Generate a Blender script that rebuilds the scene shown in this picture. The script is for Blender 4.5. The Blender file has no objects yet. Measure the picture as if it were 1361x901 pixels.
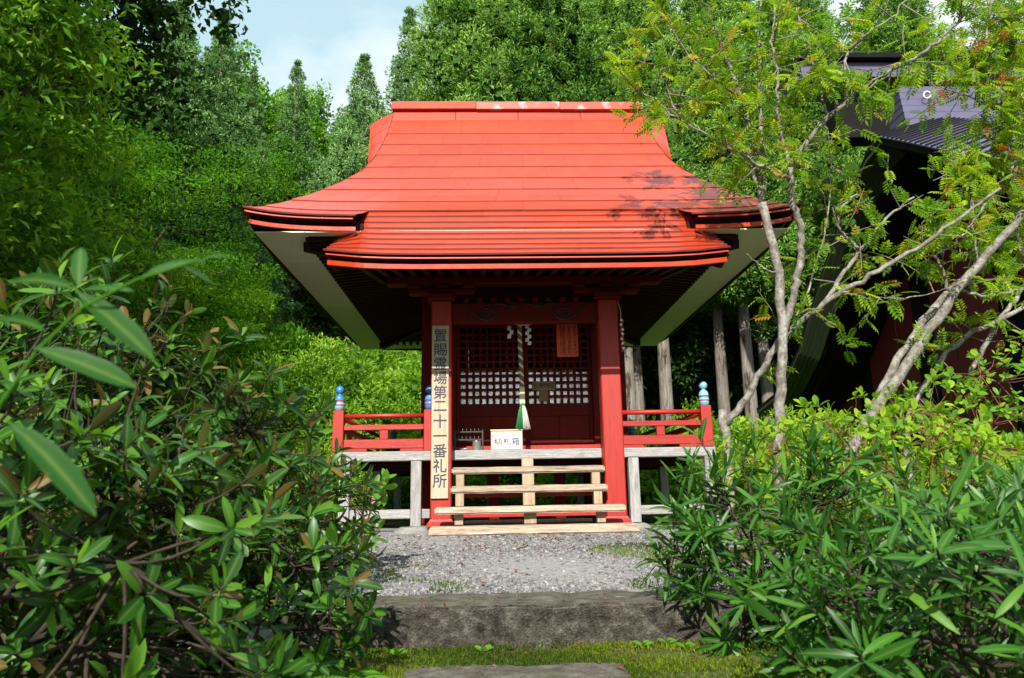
import bpy, bmesh, math, random
import numpy as np
from mathutils import Vector, Matrix, Euler
random.seed(7)
rng = np.random.default_rng(11)
S = bpy.context.scene
C = S.collection
R = math.radians

# ------------------------------------------------------------------ camera, sky, sun, exposure
F_PX, PITCH, ROLL, YAW = 961.0, .2071, -.0174, -.0305
CAM = Vector((-.372, -7.6, .407))
cam_d = bpy.data.cameras.new('camera'); cam = bpy.data.objects.new('camera', cam_d); C.objects.link(cam)
cam.location = CAM
cam.rotation_mode = 'QUATERNION'
cam.rotation_quaternion = (Matrix.Rotation(YAW, 3, 'Z') @ Matrix.Rotation(math.pi / 2 + PITCH, 3, 'X') @ Matrix.Rotation(ROLL, 3, 'Z')).to_quaternion()
cam_d.sensor_width = 36; cam_d.lens = F_PX / 1361 * 36; cam_d.clip_end = 600; cam_d.clip_start = .05
cam_d.dof.use_dof = True; cam_d.dof.focus_distance = 7.4; cam_d.dof.aperture_fstop = 5.6
S.camera = cam
SUN_EL, SUN_AZ = R(36), R(8)          # azimuth: to the left of straight behind the camera
sdir = Vector((math.sin(SUN_AZ) * -math.cos(SUN_EL), -math.cos(SUN_AZ) * math.cos(SUN_EL), math.sin(SUN_EL)))
sl = bpy.data.lights.new('sun', 'SUN'); sl.energy = 5; sl.angle = R(.5); sl.color = (1, .95, .86)
so = bpy.data.objects.new('sun', sl); C.objects.link(so)
so.rotation_euler = sdir.to_track_quat('Z', 'Y').to_euler()
W = bpy.data.worlds.new('World'); S.world = W; W.use_nodes = True
nt = W.node_tree; nt.nodes.clear()
wo = nt.nodes.new('ShaderNodeOutputWorld'); bg = nt.nodes.new('ShaderNodeBackground'); bg.inputs[1].default_value = .1
sky = nt.nodes.new('ShaderNodeTexSky'); sky.sky_type = 'NISHITA'; sky.sun_disc = False
sky.sun_elevation = SUN_EL; sky.sun_rotation = math.atan2(sdir.x, sdir.y); sky.air_density = 1.2; sky.dust_density = 1.5
tc = nt.nodes.new('ShaderNodeTexCoord'); mp = nt.nodes.new('ShaderNodeMapping'); mp.inputs['Scale'].default_value = (1, 1, 1.8)
nz = nt.nodes.new('ShaderNodeTexNoise'); nz.inputs['Scale'].default_value = 3.2; nz.inputs['Detail'].default_value = 7; nz.inputs['Roughness'].default_value = .55
rp = nt.nodes.new('ShaderNodeValToRGB'); rp.color_ramp.elements[0].position = .42; rp.color_ramp.elements[1].position = .66
mx = nt.nodes.new('ShaderNodeMixRGB'); mx.inputs[2].default_value = (6.6, 7.0, 7.2, 1)
L = nt.links.new
hz = nt.nodes.new('ShaderNodeMixRGB'); hz.inputs[0].default_value = .7; hz.inputs[2].default_value = (4.4, 6.1, 6.6, 1)
L(sky.outputs[0], hz.inputs[1])
L(tc.outputs['Generated'], mp.inputs[0]); L(mp.outputs[0], nz.inputs['Vector']); L(nz.outputs[0], rp.inputs[0])
L(rp.outputs[0], mx.inputs[0]); L(hz.outputs[0], mx.inputs[1]); L(mx.outputs[0], bg.inputs[0]); L(bg.outputs[0], wo.inputs[0])
S.view_settings.view_transform = 'Standard'; S.view_settings.look = 'None'; S.view_settings.gamma = 1
S.view_settings.exposure = .75
S.cycles.max_bounces = 6; S.cycles.diffuse_bounces = 4; S.cycles.transmission_bounces = 4; S.cycles.transparent_max_bounces = 4
S.cycles.use_denoising = True

# ------------------------------------------------------------------ helpers
def at(px, py, Y=None, Z=None, X=None):
    a, b = px - 680.5, py - 450.5
    cr, sr = math.cos(ROLL), math.sin(ROLL)
    u, v = a * cr + b * sr, -a * sr + b * cr
    x, q = u / F_PX, -v / F_PX
    y = math.cos(PITCH) - q * math.sin(PITCH); z = math.sin(PITCH) + q * math.cos(PITCH)
    d = Vector((x * math.cos(YAW) - y * math.sin(YAW), x * math.sin(YAW) + y * math.cos(YAW), z))
    t = (Y - CAM.y) / d.y if Y is not None else (Z - CAM.z) / d.z if Z is not None else (X - CAM.x) / d.x
    return CAM + d * t
def proj(P):
    P = np.asarray(P, float).reshape(-1, 3); X = P - np.array(CAM)
    x = X[:, 0] * math.cos(YAW) + X[:, 1] * math.sin(YAW); y = -X[:, 0] * math.sin(YAW) + X[:, 1] * math.cos(YAW)
    yy = y * math.cos(PITCH) + X[:, 2] * math.sin(PITCH); zz = -y * math.sin(PITCH) + X[:, 2] * math.cos(PITCH)
    return F_PX * x / yy + 680.5, 450.5 - F_PX * zz / yy, yy

WL = {}
def wloc(o): return WL.get(o, Vector((0, 0, 0)))
def place(o, parent, loc):
    loc = Vector(loc); WL[o] = loc; o.parent = parent
    o.location = loc - (wloc(parent) if parent else Vector((0, 0, 0)))
    C.objects.link(o); return o
def tag(o, label, cat, group=None):
    o['label'] = label; o['category'] = cat
    if group: o['group'] = group
    return o
def thing(name, label, cat, loc=(0, 0, 0), group=None):
    o = bpy.data.objects.new(name, None); o.empty_display_size = .2
    place(o, None, loc); return tag(o, label, cat, group)
def npmesh(name, V, quads=None, tris=None, mat=None, smooth=False, attrs=None, mi=None):
    me = bpy.data.meshes.new(name)
    V = np.ascontiguousarray(V, np.float32); me.vertices.add(len(V)); me.vertices.foreach_set('co', V.ravel())
    idx, st, tot, k = [], [], [], 0
    for F, n in ((quads, 4), (tris, 3)):
        if F is not None and len(F):
            F = np.asarray(F, np.int32); idx.append(F.ravel()); st.append(np.arange(len(F)) * n + k); tot.append(np.full(len(F), n)); k += F.size
    idx = np.concatenate(idx).astype(np.int32); st = np.concatenate(st).astype(np.int32)
    me.loops.add(len(idx)); me.loops.foreach_set('vertex_index', idx)
    me.polygons.add(len(st)); me.polygons.foreach_set('loop_start', st)
    me.polygons.foreach_set('use_smooth', np.full(len(st), smooth))
    if mi is not None: me.polygons.foreach_set('material_index', np.asarray(mi, np.int32))
    for m in (mat if isinstance(mat, (list, tuple)) else [mat]):
        if m: me.materials.append(m)
    if attrs:
        for an, av in attrs.items():
            a = me.attributes.new(an, 'FLOAT', 'POINT'); a.data.foreach_set('value', np.asarray(av, np.float32))
    me.update(calc_edges=True); me.validate(); return me
def ob(name, me, parent=None, loc=(0, 0, 0)):
    return place(bpy.data.objects.new(name, me), parent, loc)
def struct(o): o['kind'] = 'structure'; return o
def stuff(o, label=None, cat=None):
    o['kind'] = 'stuff'
    if label: o['label'] = label
    if cat: o['category'] = cat
    return o
BC = {}
def boxmesh(sx, sy, sz, mat, bev, jit=0):
    key = (round(sx, 4), round(sy, 4), round(sz, 4), mat.name, bev)
    if key in BC and not jit: return BC[key]
    h = np.array((sx, sy, sz)) / 2; b = min(bev, h.min() * .45)
    V, F = [], []
    if b <= 0:
        V = [(x * h[0], y * h[1], z * h[2]) for z in (-1, 1) for y in (-1, 1) for x in (-1, 1)]
        F = [(0, 2, 3, 1), (4, 5, 7, 6), (0, 1, 5, 4), (2, 6, 7, 3), (0, 4, 6, 2), (1, 3, 7, 5)]
        me = bpy.data.meshes.new('box'); me.from_pydata(V, [], F)
    else:
        bm = bmesh.new(); bmesh.ops.create_cube(bm, size=1)
        for v in bm.verts: v.co = Vector((v.co.x * sx, v.co.y * sy, v.co.z * sz))
        bmesh.ops.bevel(bm, geom=bm.edges[:], offset=b, segments=1, affect='EDGES')
        me = bpy.data.meshes.new('box'); bm.to_mesh(me); bm.free()
    me.materials.append(mat)
    if not jit: BC[key] = me
    return me
def box(name, parent, mat, x, y, z, bev=.004, rot=None):
    me = boxmesh(x[1] - x[0], y[1] - y[0], z[1] - z[0], mat, bev)
    o = ob(name, me, parent, ((x[0] + x[1]) / 2, (y[0] + y[1]) / 2, (z[0] + z[1]) / 2))
    if rot: o.rotation_euler = rot
    return o
def bar(name, parent, mat, a, b, w, h, bev=.003):
    a, b = Vector(a), Vector(b); d = b - a
    me = boxmesh(w, round(d.length, 3), h, mat, bev)
    o = ob(name, me, parent, (a + b) / 2); o.rotation_euler = d.to_track_quat('Y', 'Z').to_euler(); return o
def tube_arrays(pts, rad, n=8, wob=0):
    P = np.array([list(p) for p in pts], float); m = len(P); rad = np.broadcast_to(np.asarray(rad, float), (m,))
    T = np.gradient(P, axis=0); T /= np.linalg.norm(T, axis=1)[:, None] + 1e-9
    up = np.array((0, 0, 1.)) if abs(T[0][2]) < .9 else np.array((1., 0, 0))
    V = []
    for i in range(m):
        a = np.cross(T[i], up); a /= np.linalg.norm(a) + 1e-9; b = np.cross(a, T[i]); up = b
        r = rad[i] * (1 + wob * rng.uniform(-1, 1, n)) if wob else rad[i]
        th = np.arange(n) * 2 * np.pi / n
        V.append(P[i] + (np.cos(th) * r)[:, None] * a + (np.sin(th) * r)[:, None] * b)
    V = np.concatenate(V); Q = []
    i = np.arange(m - 1)[:, None] * n; j = np.arange(n)[None]; k = (j + 1) % n
    Q = np.stack(np.broadcast_arrays(i + j, i + k, i + n + k, i + n + j), -1).reshape(-1, 4)
    V = np.concatenate([V, P[:1], P[-1:]]); c0, c1 = m * n, m * n + 1
    j = np.arange(n); k = (j + 1) % n
    T3 = np.concatenate([np.stack([k, j, np.full(n, c0)], 1), np.stack([(m - 1) * n + j, (m - 1) * n + k, np.full(n, c1)], 1)])
    return V, Q, T3
def join(parts):
    V, Q, T, o = [], [], [], 0
    for v, q, t in parts:
        V.append(v); Q.append(np.asarray(q).reshape(-1, 4) + o if len(q) else np.zeros((0, 4), int)); T.append(np.asarray(t).reshape(-1, 3) + o if len(t) else np.zeros((0, 3), int)); o += len(v)
    return np.concatenate(V), np.concatenate(Q), np.concatenate(T)
def tube(name, parent, mat, pts, rad, n=8, loc=None, wob=0):
    V, Q, T = tube_arrays(pts, rad, n, wob); loc = np.array(loc if loc is not None else pts[0], float)
    return ob(name, npmesh(name, V - loc, Q, T, mat, True), parent, loc)
def lathe(name, parent, mat, prof, loc, n=20, mats=None):
    prof = np.array(prof, float); th = np.arange(n) * 2 * np.pi / n; m = len(prof)
    V = np.stack([np.outer(prof[:, 0], np.cos(th)), np.outer(prof[:, 0], np.sin(th)), np.repeat(prof[:, 1][:, None], n, 1)], -1).reshape(-1, 3)
    i = np.arange(m - 1)[:, None] * n; j = np.arange(n)[None]; k = (j + 1) % n
    Q = np.stack(np.broadcast_arrays(i + j, i + k, i + n + k, i + n + j), -1).reshape(-1, 4)
    return ob(name, npmesh(name, V, Q, None, mat, True, mi=None if mats is None else np.repeat(mats, n)), parent, loc)
def poly(name, parent, mat, pts, thick, loc=None):
    """planar polygon given a real thickness along its normal"""
    P = [Vector(p) for p in pts]; loc = Vector(loc if loc is not None else P[0])
    n = Vector((0, 0, 0))
    for i in range(len(P)): n += (P[i] - P[0]).cross(P[(i + 1) % len(P)] - P[0])
    n.normalize(); k = len(P)
    me = bpy.data.meshes.new(name)
    me.from_pydata([p - loc for p in P] + [p - loc - n * thick for p in P], [], [tuple(range(k)), tuple(range(2 * k - 1, k - 1, -1))] + [(i, i + k, (i + 1) % k + k, (i + 1) % k) for i in range(k)])
    me.materials.append(mat); return ob(name, me, parent, loc)
def grid_arrays(G):
    G = np.asarray(G, float); a, b = G.shape[:2]
    i = np.arange(a - 1)[:, None] * b; j = np.arange(b - 1)[None]
    Q = np.stack(np.broadcast_arrays(i + j, i + j + 1, i + b + j + 1, i + b + j), -1).reshape(-1, 4)
    return G.reshape(-1, 3), Q
def nrm(a): return a / (np.linalg.norm(a, axis=-1, keepdims=True) + 1e-9)

# ------------------------------------------------------------------ materials
def mat(name): 
    m = bpy.data.materials.new(name); m.use_nodes = True; return m, m.node_tree, m.node_tree.nodes['Principled BSDF']
def N(nt, t, **k):
    n = nt.nodes.new(t)
    for a, b in k.items():
        if a.startswith('i_'): n.inputs[a[2:].replace('_', ' ')].default_value = b
        else: setattr(n, a, b)
    return n
def ramp(nt, src, stops):
    r = nt.nodes.new('ShaderNodeValToRGB'); e = r.color_ramp.elements
    while len(e) < len(stops): e.new(.5)
    for q, (p, c) in zip(e, stops): q.position = p; q.color = (*c, 1)
    nt.links.new(src, r.inputs[0]); return r.outputs[0]
def surf(name, stops, rough=.6, scale=6, stretch=(1, 1, 1), bump=.15, spec=.5, coat=0, fine=60, detail=5, rand=True, rvar=.1, dirt=None):
    m, nt, b = mat(name); L = nt.links.new
    tc = N(nt, 'ShaderNodeTexCoord'); mp = N(nt, 'ShaderNodeMapping'); mp.inputs['Scale'].default_value = stretch
    L(tc.outputs['Object'], mp.inputs[0])
    src = mp.outputs[0]
    oi = N(nt, 'ShaderNodeObjectInfo')
    if rand:
        ad = N(nt, 'ShaderNodeVectorMath', operation='ADD'); ml = N(nt, 'ShaderNodeMath', operation='MULTIPLY'); ml.inputs[1].default_value = 37
        L(oi.outputs['Random'], ml.inputs[0]); L(src, ad.inputs[0]); L(ml.outputs[0], ad.inputs[1]); src = ad.outputs[0]
    n1 = N(nt, 'ShaderNodeTexNoise', i_Scale=scale, i_Detail=detail, i_Roughness=.6); n2 = N(nt, 'ShaderNodeTexNoise', i_Scale=fine, i_Detail=4)
    L(src, n1.inputs['Vector']); L(src, n2.inputs['Vector'])
    mm = N(nt, 'ShaderNodeMixRGB'); mm.inputs[0].default_value = .35; L(n1.outputs[0], mm.inputs[1]); L(n2.outputs[0], mm.inputs[2])
    col = ramp(nt, mm.outputs[0], stops)
    if rand:
        hv = N(nt, 'ShaderNodeHueSaturation'); mr = N(nt, 'ShaderNodeMapRange'); mr.inputs[3].default_value = 1 - rvar; mr.inputs[4].default_value = 1 + rvar
        L(oi.outputs['Random'], mr.inputs[0]); L(mr.outputs[0], hv.inputs['Value']); L(col, hv.inputs['Color']); col = hv.outputs[0]
    if dirt:
        nd = N(nt, 'ShaderNodeTexNoise', i_Scale=dirt[1], i_Detail=6, i_Roughness=.65); dm = N(nt, 'ShaderNodeMapping'); dm.inputs['Scale'].default_value = dirt[3] if len(dirt) > 3 else (1, 1, 1); L(tc.outputs['Object'], dm.inputs[0]); L(dm.outputs[0], nd.inputs['Vector'])
        f = ramp(nt, nd.outputs[0], [(dirt[2], (0, 0, 0)), (dirt[2] + .08, (1, 1, 1))]); md = N(nt, 'ShaderNodeMixRGB'); L(f, md.inputs[0]); L(col, md.inputs[1]); md.inputs[2].default_value = (*dirt[0], 1); col = md.outputs[0]
    L(col, b.inputs['Base Color']); b.inputs['Roughness'].default_value = rough
    b.inputs['Specular IOR Level'].default_value = spec; b.inputs['Coat Weight'].default_value = coat; b.inputs['Coat Roughness'].default_value = .12
    if bump:
        bp = N(nt, 'ShaderNodeBump'); bp.inputs['Strength'].default_value = bump; bp.inputs['Distance'].default_value = .02
        L(mm.outputs[0], bp.inputs['Height']); L(bp.outputs[0], b.inputs['Normal'])
    return m
def leafmat(name, stops, rough=.42, trans=.35, under=None, spec=.16, tc_mul=1.5):
    m, nt, b = mat(name); L = nt.links.new
    at_ = N(nt, 'ShaderNodeAttribute', attribute_name='tint'); oi = N(nt, 'ShaderNodeObjectInfo')
    ad = N(nt, 'ShaderNodeMath', operation='ADD'); L(at_.outputs['Fac'], ad.inputs[0]); 
    mm = N(nt, 'ShaderNodeMath', operation='MULTIPLY'); mm.inputs[1].default_value = .25 ; L(oi.outputs['Random'], mm.inputs[0]); L(mm.outputs[0], ad.inputs[1])
    fr = N(nt, 'ShaderNodeMath', operation='MULTIPLY'); fr.inputs[1].default_value = .8; L(ad.outputs[0], fr.inputs[0])
    col = ramp(nt, fr.outputs[0], stops)
    ve = N(nt, 'ShaderNodeAttribute', attribute_name='vein'); vp_ = N(nt, 'ShaderNodeMath', operation='POWER'); vp_.inputs[1].default_value = 5; L(ve.outputs['Fac'], vp_.inputs[0])
    vm = N(nt, 'ShaderNodeMath', operation='MULTIPLY'); vm.inputs[1].default_value = .6; L(vp_.outputs[0], vm.inputs[0]); vx = N(nt, 'ShaderNodeMixRGB'); L(vm.outputs[0], vx.inputs[0]); L(col, vx.inputs[1]); vx.inputs[2].default_value = (.14, .22, .05, 1); col = vx.outputs[0]
    sp = N(nt, 'ShaderNodeTexNoise', i_Scale=70., i_Detail=3); gp = N(nt, 'ShaderNodeNewGeometry'); L(gp.outputs['Position'], sp.inputs['Vector'])
    sf = ramp(nt, sp.outputs[0], [(.66, (0, 0, 0)), (.74, (.55, .55, .55))]); sx_ = N(nt, 'ShaderNodeMixRGB'); L(sf, sx_.inputs[0]); L(col, sx_.inputs[1]); sx_.inputs[2].default_value = (.12, .09, .02, 1); col = sx_.outputs[0]
    if under:
        ge = N(nt, 'ShaderNodeNewGeometry'); mu = N(nt, 'ShaderNodeMixRGB'); L(ge.outputs['Backfacing'], mu.inputs[0]); L(col, mu.inputs[1]); mu.inputs[2].default_value = (*under, 1); col2 = mu.outputs[0]
    else: col2 = col
    L(col2, b.inputs['Base Color']); b.inputs['Roughness'].default_value = rough; b.inputs['Specular IOR Level'].default_value = spec
    tr = N(nt, 'ShaderNodeBsdfTranslucent'); mc = N(nt, 'ShaderNodeMixRGB', blend_type='MULTIPLY'); mc.inputs[0].default_value = 1
    mc.inputs[2].default_value = (tc_mul * 1.15, tc_mul * 1.2, tc_mul * .5, 1); L(col, mc.inputs[1]); L(mc.outputs[0], tr.inputs[0])
    ms = N(nt, 'ShaderNodeMixShader'); ms.inputs[0].default_value = trans
    L(b.outputs[0], ms.inputs[1]); L(tr.outputs[0], ms.inputs[2]); L(ms.outputs[0], nt.nodes['Material Output'].inputs[0]); return m

M = {}
M['roof'] = surf('red_roof_paint', [(.3, (.36, .025, .005)), (.7, (.49, .046, .009))], rough=.33, spec=.3, scale=1.6, bump=.5, coat=.15, fine=7, rvar=.07, dirt=((.36, .03, .02), 2.2, .64))
M['ridgew'] = surf('glare_and_wear_ridge_paint', [(.3, (.50, .04, .02)), (.7, (.58, .06, .03))], rough=.45, spec=.3, scale=1.2, bump=.15, fine=14, rvar=.03, dirt=((.4, .3, .3), 2.2, .52))  # white patches paint in sun glare along with wear on the caps
M['ridge'] = surf('worn_ridge_paint', [(.3, (.42, .028, .01)), (.7, (.5, .045, .016))], rough=.25, scale=1.2, bump=.15, coat=.3, fine=14, rvar=.03, dirt=((.72, .62, .64), 1.6, .62))
M['seam'] = surf('sheet_edge_shadow', [(.3, (.1, .015, .012)), (.7, (.2, .03, .02))], rough=.5, bump=.05)  # dark red on the sheet lips paints the shadow line between courses
M['roofm'] = surf('matt_ridge_paint', [(.3, (.42, .03, .01)), (.7, (.54, .05, .016))], rough=.55, spec=.25, scale=2, bump=.2, fine=12, rvar=.06)
M['lip'] = surf('red_sheet_edge', [(.3, (.5, .035, .02)), (.7, (.62, .06, .03))], rough=.35, bump=.08, coat=.2)
M['red'] = surf('red_painted_wood', [(.3, (.27, .013, .007)), (.7, (.40, .022, .012))], rough=.5, scale=5, stretch=(6, 6, .7), bump=.2, fine=40, rvar=.08, dirt=((.07, .008, .006), 9, .66, (4, 4, .25)))
M['redx'] = surf('red_painted_rail', [(.3, (.27, .013, .007)), (.7, (.40, .022, .012))], rough=.45, scale=5, stretch=(.7, 5, 5), bump=.2, fine=40, rvar=.08)
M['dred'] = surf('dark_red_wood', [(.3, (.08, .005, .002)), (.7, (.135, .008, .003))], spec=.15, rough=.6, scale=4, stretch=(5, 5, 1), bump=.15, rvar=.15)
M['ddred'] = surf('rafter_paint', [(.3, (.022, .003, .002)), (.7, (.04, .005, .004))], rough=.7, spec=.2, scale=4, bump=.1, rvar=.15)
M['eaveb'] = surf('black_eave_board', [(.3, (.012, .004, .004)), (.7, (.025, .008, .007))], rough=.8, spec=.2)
M['black'] = surf('black_line_paint', [(.3, (.008, .007, .007)), (.7, (.016, .013, .012))], rough=.5)
M['soffit'] = surf('cream_soffit_board', [(.3, (.66, .65, .52)), (.7, (.76, .75, .62))], rough=.6, scale=1.5, bump=.05, dirt=((.55, .56, .42), 2, .62))
M['grey'] = surf('weathered_grey_wood', [(.32, (.13, .12, .115)), (.5, (.30, .29, .285)), (.7, (.46, .45, .45))], rough=.85, spec=.2, scale=7, stretch=(.8, 9, 14), bump=.6, fine=30, rvar=.12, dirt=((.06, .055, .05), 7, .64, (.4, 5, 9)))
M['greyv'] = surf('weathered_grey_post', [(.32, (.13, .12, .115)), (.5, (.30, .29, .285)), (.7, (.46, .45, .45))], rough=.85, spec=.2, scale=7, stretch=(9, 9, .8), bump=.6, fine=30, rvar=.12, dirt=((.06, .055, .05), 7, .64, (5, 5, .4)))
M['tread'] = surf('pale_step_wood', [(.34, (.15, .1, .07)), (.45, (.34, .26, .19)), (.58, (.46, .38, .3)), (.72, (.56, .49, .42))], rough=.8, spec=.25, scale=4, stretch=(.8, 8, 12), bump=.5, fine=22, rvar=.2, dirt=((.1, .07, .05), 5, .6, (.5, 5, 9)))
M['treadv'] = surf('pale_step_post_wood', [(.3, (.2, .12, .07)), (.5, (.38, .27, .18)), (.72, (.5, .4, .3))], rough=.75, scale=4, stretch=(8, 8, .8), bump=.3, fine=22)
M['sign'] = surf('sign_board_wood', [(.3, (.24, .17, .1)), (.48, (.42, .34, .24)), (.7, (.5, .43, .33))], rough=.7, scale=5, stretch=(8, 4, .6), bump=.15, fine=18, rvar=0)
M['ink'] = surf('ink', [(.3, (.012, .016, .03)), (.7, (.03, .035, .06))], rough=.6)
M['paper'] = surf('white_paper', [(.3, (.72, .71, .68)), (.7, (.8, .79, .77))], rough=.8, bump=.05)
M['boxwood'] = surf('box_wood', [(.3, (.5, .4, .27)), (.7, (.66, .56, .42))], rough=.7, stretch=(1, 5, 5))
M['orange'] = surf('orange_paper', [(.3, (.55, .035, .018)), (.7, (.66, .12, .02))], rough=.6, scale=2.5, rand=False, bump=.03)
M['plaque'] = surf('old_plaque_wood', [(.3, (.16, .1, .05)), (.7, (.3, .2, .1))], rough=.8)
M['blue'] = surf('blue_cap_paint', [(.3, (.03, .16, .42)), (.7, (.06, .24, .52))], rough=.35, coat=.3, rvar=.15)
M['pale'] = surf('pale_blue_paint', [(.3, (.14, .34, .48)), (.7, (.24, .46, .58))], rough=.45, coat=.2)
M['iron'] = surf('black_iron', [(.3, (.02, .022, .022)), (.7, (.04, .045, .045))], rough=.4)
M['steel'] = surf('brushed_steel', [(.3, (.42, .4, .38)), (.7, (.55, .54, .52))], rough=.35); M['steel'].node_tree.nodes['Principled BSDF'].inputs['Metallic'].default_value = .8
M['green_cord'] = surf('green_cord', [(.3, (.02, .16, .05)), (.7, (.03, .24, .08))], rough=.7)
M['red_cord'] = surf('red_cord', [(.3, (.4, .03, .03)), (.7, (.5, .05, .04))], rough=.7)
M['white_cord'] = surf('white_cord', [(.3, (.6, .58, .52)), (.7, (.74, .72, .66))], rough=.7)
M['conc'] = surf('old_concrete', [(.34, (.008, .007, .005)), (.44, (.036, .031, .024)), (.55, (.078, .07, .056)), (.68, (.18, .172, .155))], rough=.97, spec=.2, scale=16, bump=1.5, fine=110, detail=10, dirt=((.12, .17, .1), 22, .66))
M['concl'] = surf('concrete_top', [(.32, (.035, .03, .022)), (.48, (.09, .08, .062)), (.6, (.14, .13, .11)), (.72, (.22, .21, .19))], rough=.95, spec=.2, scale=12, bump=.9, fine=90, dirt=((.09, .12, .03), 5, .6))
M['rock'] = surf('foundation_rock', [(.3, (.14, .13, .12)), (.7, (.3, .29, .27))], rough=.9, scale=5, bump=.7, fine=30)
M['pebble'] = surf('pebble', [(.3, (.22, .22, .24)), (.5, (.34, .33, .33)), (.7, (.46, .45, .44))], rough=.8, scale=14, bump=.1)
M['bark'] = surf('grey_cedar_bark', [(.3, (.07, .052, .04)), (.5, (.17, .145, .125)), (.72, (.32, .3, .28))], rough=.95, spec=.15, scale=5, stretch=(7, 7, .5), bump=1, fine=25, dirt=((.05, .035, .025), 2.5, .52, (2, 2, .4)))
M['dbark'] = surf('dark_bark', [(.3, (.035, .028, .02)), (.7, (.1, .085, .065))], rough=.9, scale=7, stretch=(3, 3, .7), bump=.7)
M['rbark'] = surf('rowan_bark', [(.3, (.045, .036, .028)), (.46, (.14, .12, .10)), (.62, (.3, .28, .25))], rough=.8, scale=14, bump=.4, fine=45, dirt=((.15, .1, .045), 6, .66))
M['stem'] = surf('shrub_stem', [(.3, (.018, .013, .009)), (.7, (.065, .05, .036))], rough=.85, spec=.2, scale=20, bump=.3)
M['twig'] = surf('twig_bark', [(.3, (.1, .075, .055)), (.7, (.24, .2, .16))], rough=.8, scale=20, bump=.3)
M['redtwig'] = surf('red_twig', [(.3, (.16, .05, .035)), (.7, (.26, .09, .06))], rough=.6)
M['purple'] = surf('purple_grey_sheet', [(.3, (.085, .075, .135)), (.7, (.12, .105, .18))], rough=.3, scale=2, bump=.06, coat=.3, rvar=.06)
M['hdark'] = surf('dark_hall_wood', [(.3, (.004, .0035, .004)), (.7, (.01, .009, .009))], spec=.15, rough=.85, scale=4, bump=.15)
M['hsheet'] = surf('dark_green_sheet', [(.3, (.035, .05, .03)), (.7, (.06, .08, .045))], rough=.35, scale=3, bump=.1)
M['hred'] = surf('hall_red_wall', [(.3, (.11, .012, .016)), (.7, (.17, .02, .025))], rough=.5, scale=3, bump=.1)
M['deadleaf'] = surf('dead_leaf', [(.3, (.07, .025, .012)), (.7, (.2, .07, .035))], rough=.7, scale=40)
M['berry'] = surf('rowan_berry', [(.3, (.42, .03, .015)), (.7, (.55, .06, .02))], rough=.35)
G1 = lambda a, b, c: [(0, a), (.5, b), (1, c)]
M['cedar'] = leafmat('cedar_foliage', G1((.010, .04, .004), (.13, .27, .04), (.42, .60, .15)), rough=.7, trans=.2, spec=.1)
M['cedarb'] = leafmat('blue_cedar_foliage', G1((.02, .06, .012), (.13, .26, .08), (.32, .50, .20)), rough=.7, trans=.15, spec=.12)
M['broad'] = leafmat('broadleaf_foliage', G1((.010, .05, .003), (.075, .21, .011), (.27, .45, .03)), rough=.5, trans=.35)
M['maple'] = leafmat('maple_foliage', G1((.01, .055, .002), (.08, .23, .006), (.34, .48, .016)), rough=.55, trans=.42)
M['dark'] = leafmat('dark_foliage', G1((.01, .035, .005), (.026, .07, .009), (.06, .12, .013)), rough=.5, trans=.3)
M['bright'] = leafmat('bright_undergrowth', G1((.04, .13, .01), (.17, .33, .025), (.38, .52, .06)), rough=.5, trans=.4)
M['azalea'] = leafmat('yellow_green_foliage', G1((.09, .2, .01), (.27, .42, .02), (.5, .58, .05)), rough=.4, trans=.45)
M['rowan'] = leafmat('rowan_foliage', [(0, (.03, .10, .008)), (.35, (.12, .25, .012)), (.75, (.32, .42, .025)), (.9, (.3, .11, .02)), (1, (.3, .045, .015))], rough=.42, trans=.45)
M['rhodo'] = leafmat('rhododendron_leaf', G1((.004, .028, .002), (.022, .098, .006), (.10, .25, .014)), rough=.4, trans=.25, under=(.07, .06, .02), spec=.35)
M['rhodor'] = leafmat('long_rhododendron_leaf', G1((.006, .04, .004), (.024, .11, .008), (.075, .22, .014)), rough=.42, trans=.27, under=(.03, .10, .015), spec=.32)
M['fresh'] = leafmat('fresh_leaf', G1((.07, .2, .02), (.13, .3, .03), (.2, .38, .05)), rough=.4, trans=.45)
M['brownleaf'] = leafmat('rusty_young_leaf', G1((.09, .05, .018), (.15, .08, .025), (.14, .12, .03)), rough=.4, trans=.25)
M['fern'] = leafmat('fern_frond', G1((.05, .16, .015), (.1, .25, .02), (.16, .34, .03)), rough=.5, trans=.4)
M['grass'] = leafmat('grass_blade', G1((.015, .035, .003), (.06, .10, .006), (.19, .24, .012)), rough=.6, trans=.35)
M['mossy'] = surf('moss', [(.3, (.02, .018, .007)), (.48, (.05, .06, .01)), (.7, (.12, .14, .014))], rough=.95, scale=7, bump=.8, fine=70, detail=8, rand=False)
M['soil'] = surf('forest_soil', [(.3, (.02, .018, .01)), (.5, (.05, .045, .02)), (.7, (.06, .09, .02))], rough=.95, scale=3, bump=.6, fine=30, rand=False)
M['grit'] = surf('grey_grit', [(.3, (.12, .12, .12)), (.5, (.26, .25, .25)), (.7, (.38, .37, .36))], rough=.9, scale=30, bump=.8, fine=130, detail=8, rand=False, dirt=((.1, .15, .02), 1.6, .62))
M['mirror'] = surf('mottled_mirror_metal', [(.3, (.25, .25, .3)), (.5, (.8, .8, .86))], rough=.05, scale=22, bump=.5, spec=.5); M['mirror'].node_tree.nodes['Principled BSDF'].inputs['Metallic'].default_value = 1  # metallic mirror, its mottling painted to break up the bright reflection
m, nt_, b_ = mat('added_bright_screen'); t_ = N(nt_, 'ShaderNodeBsdfTranslucent'); nn = N(nt_, 'ShaderNodeTexNoise', i_Scale=16., i_Detail=5); tcc = N(nt_, 'ShaderNodeTexCoord')  # mottled translucent sheet, invented to brighten the door lattice from behind
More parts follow.
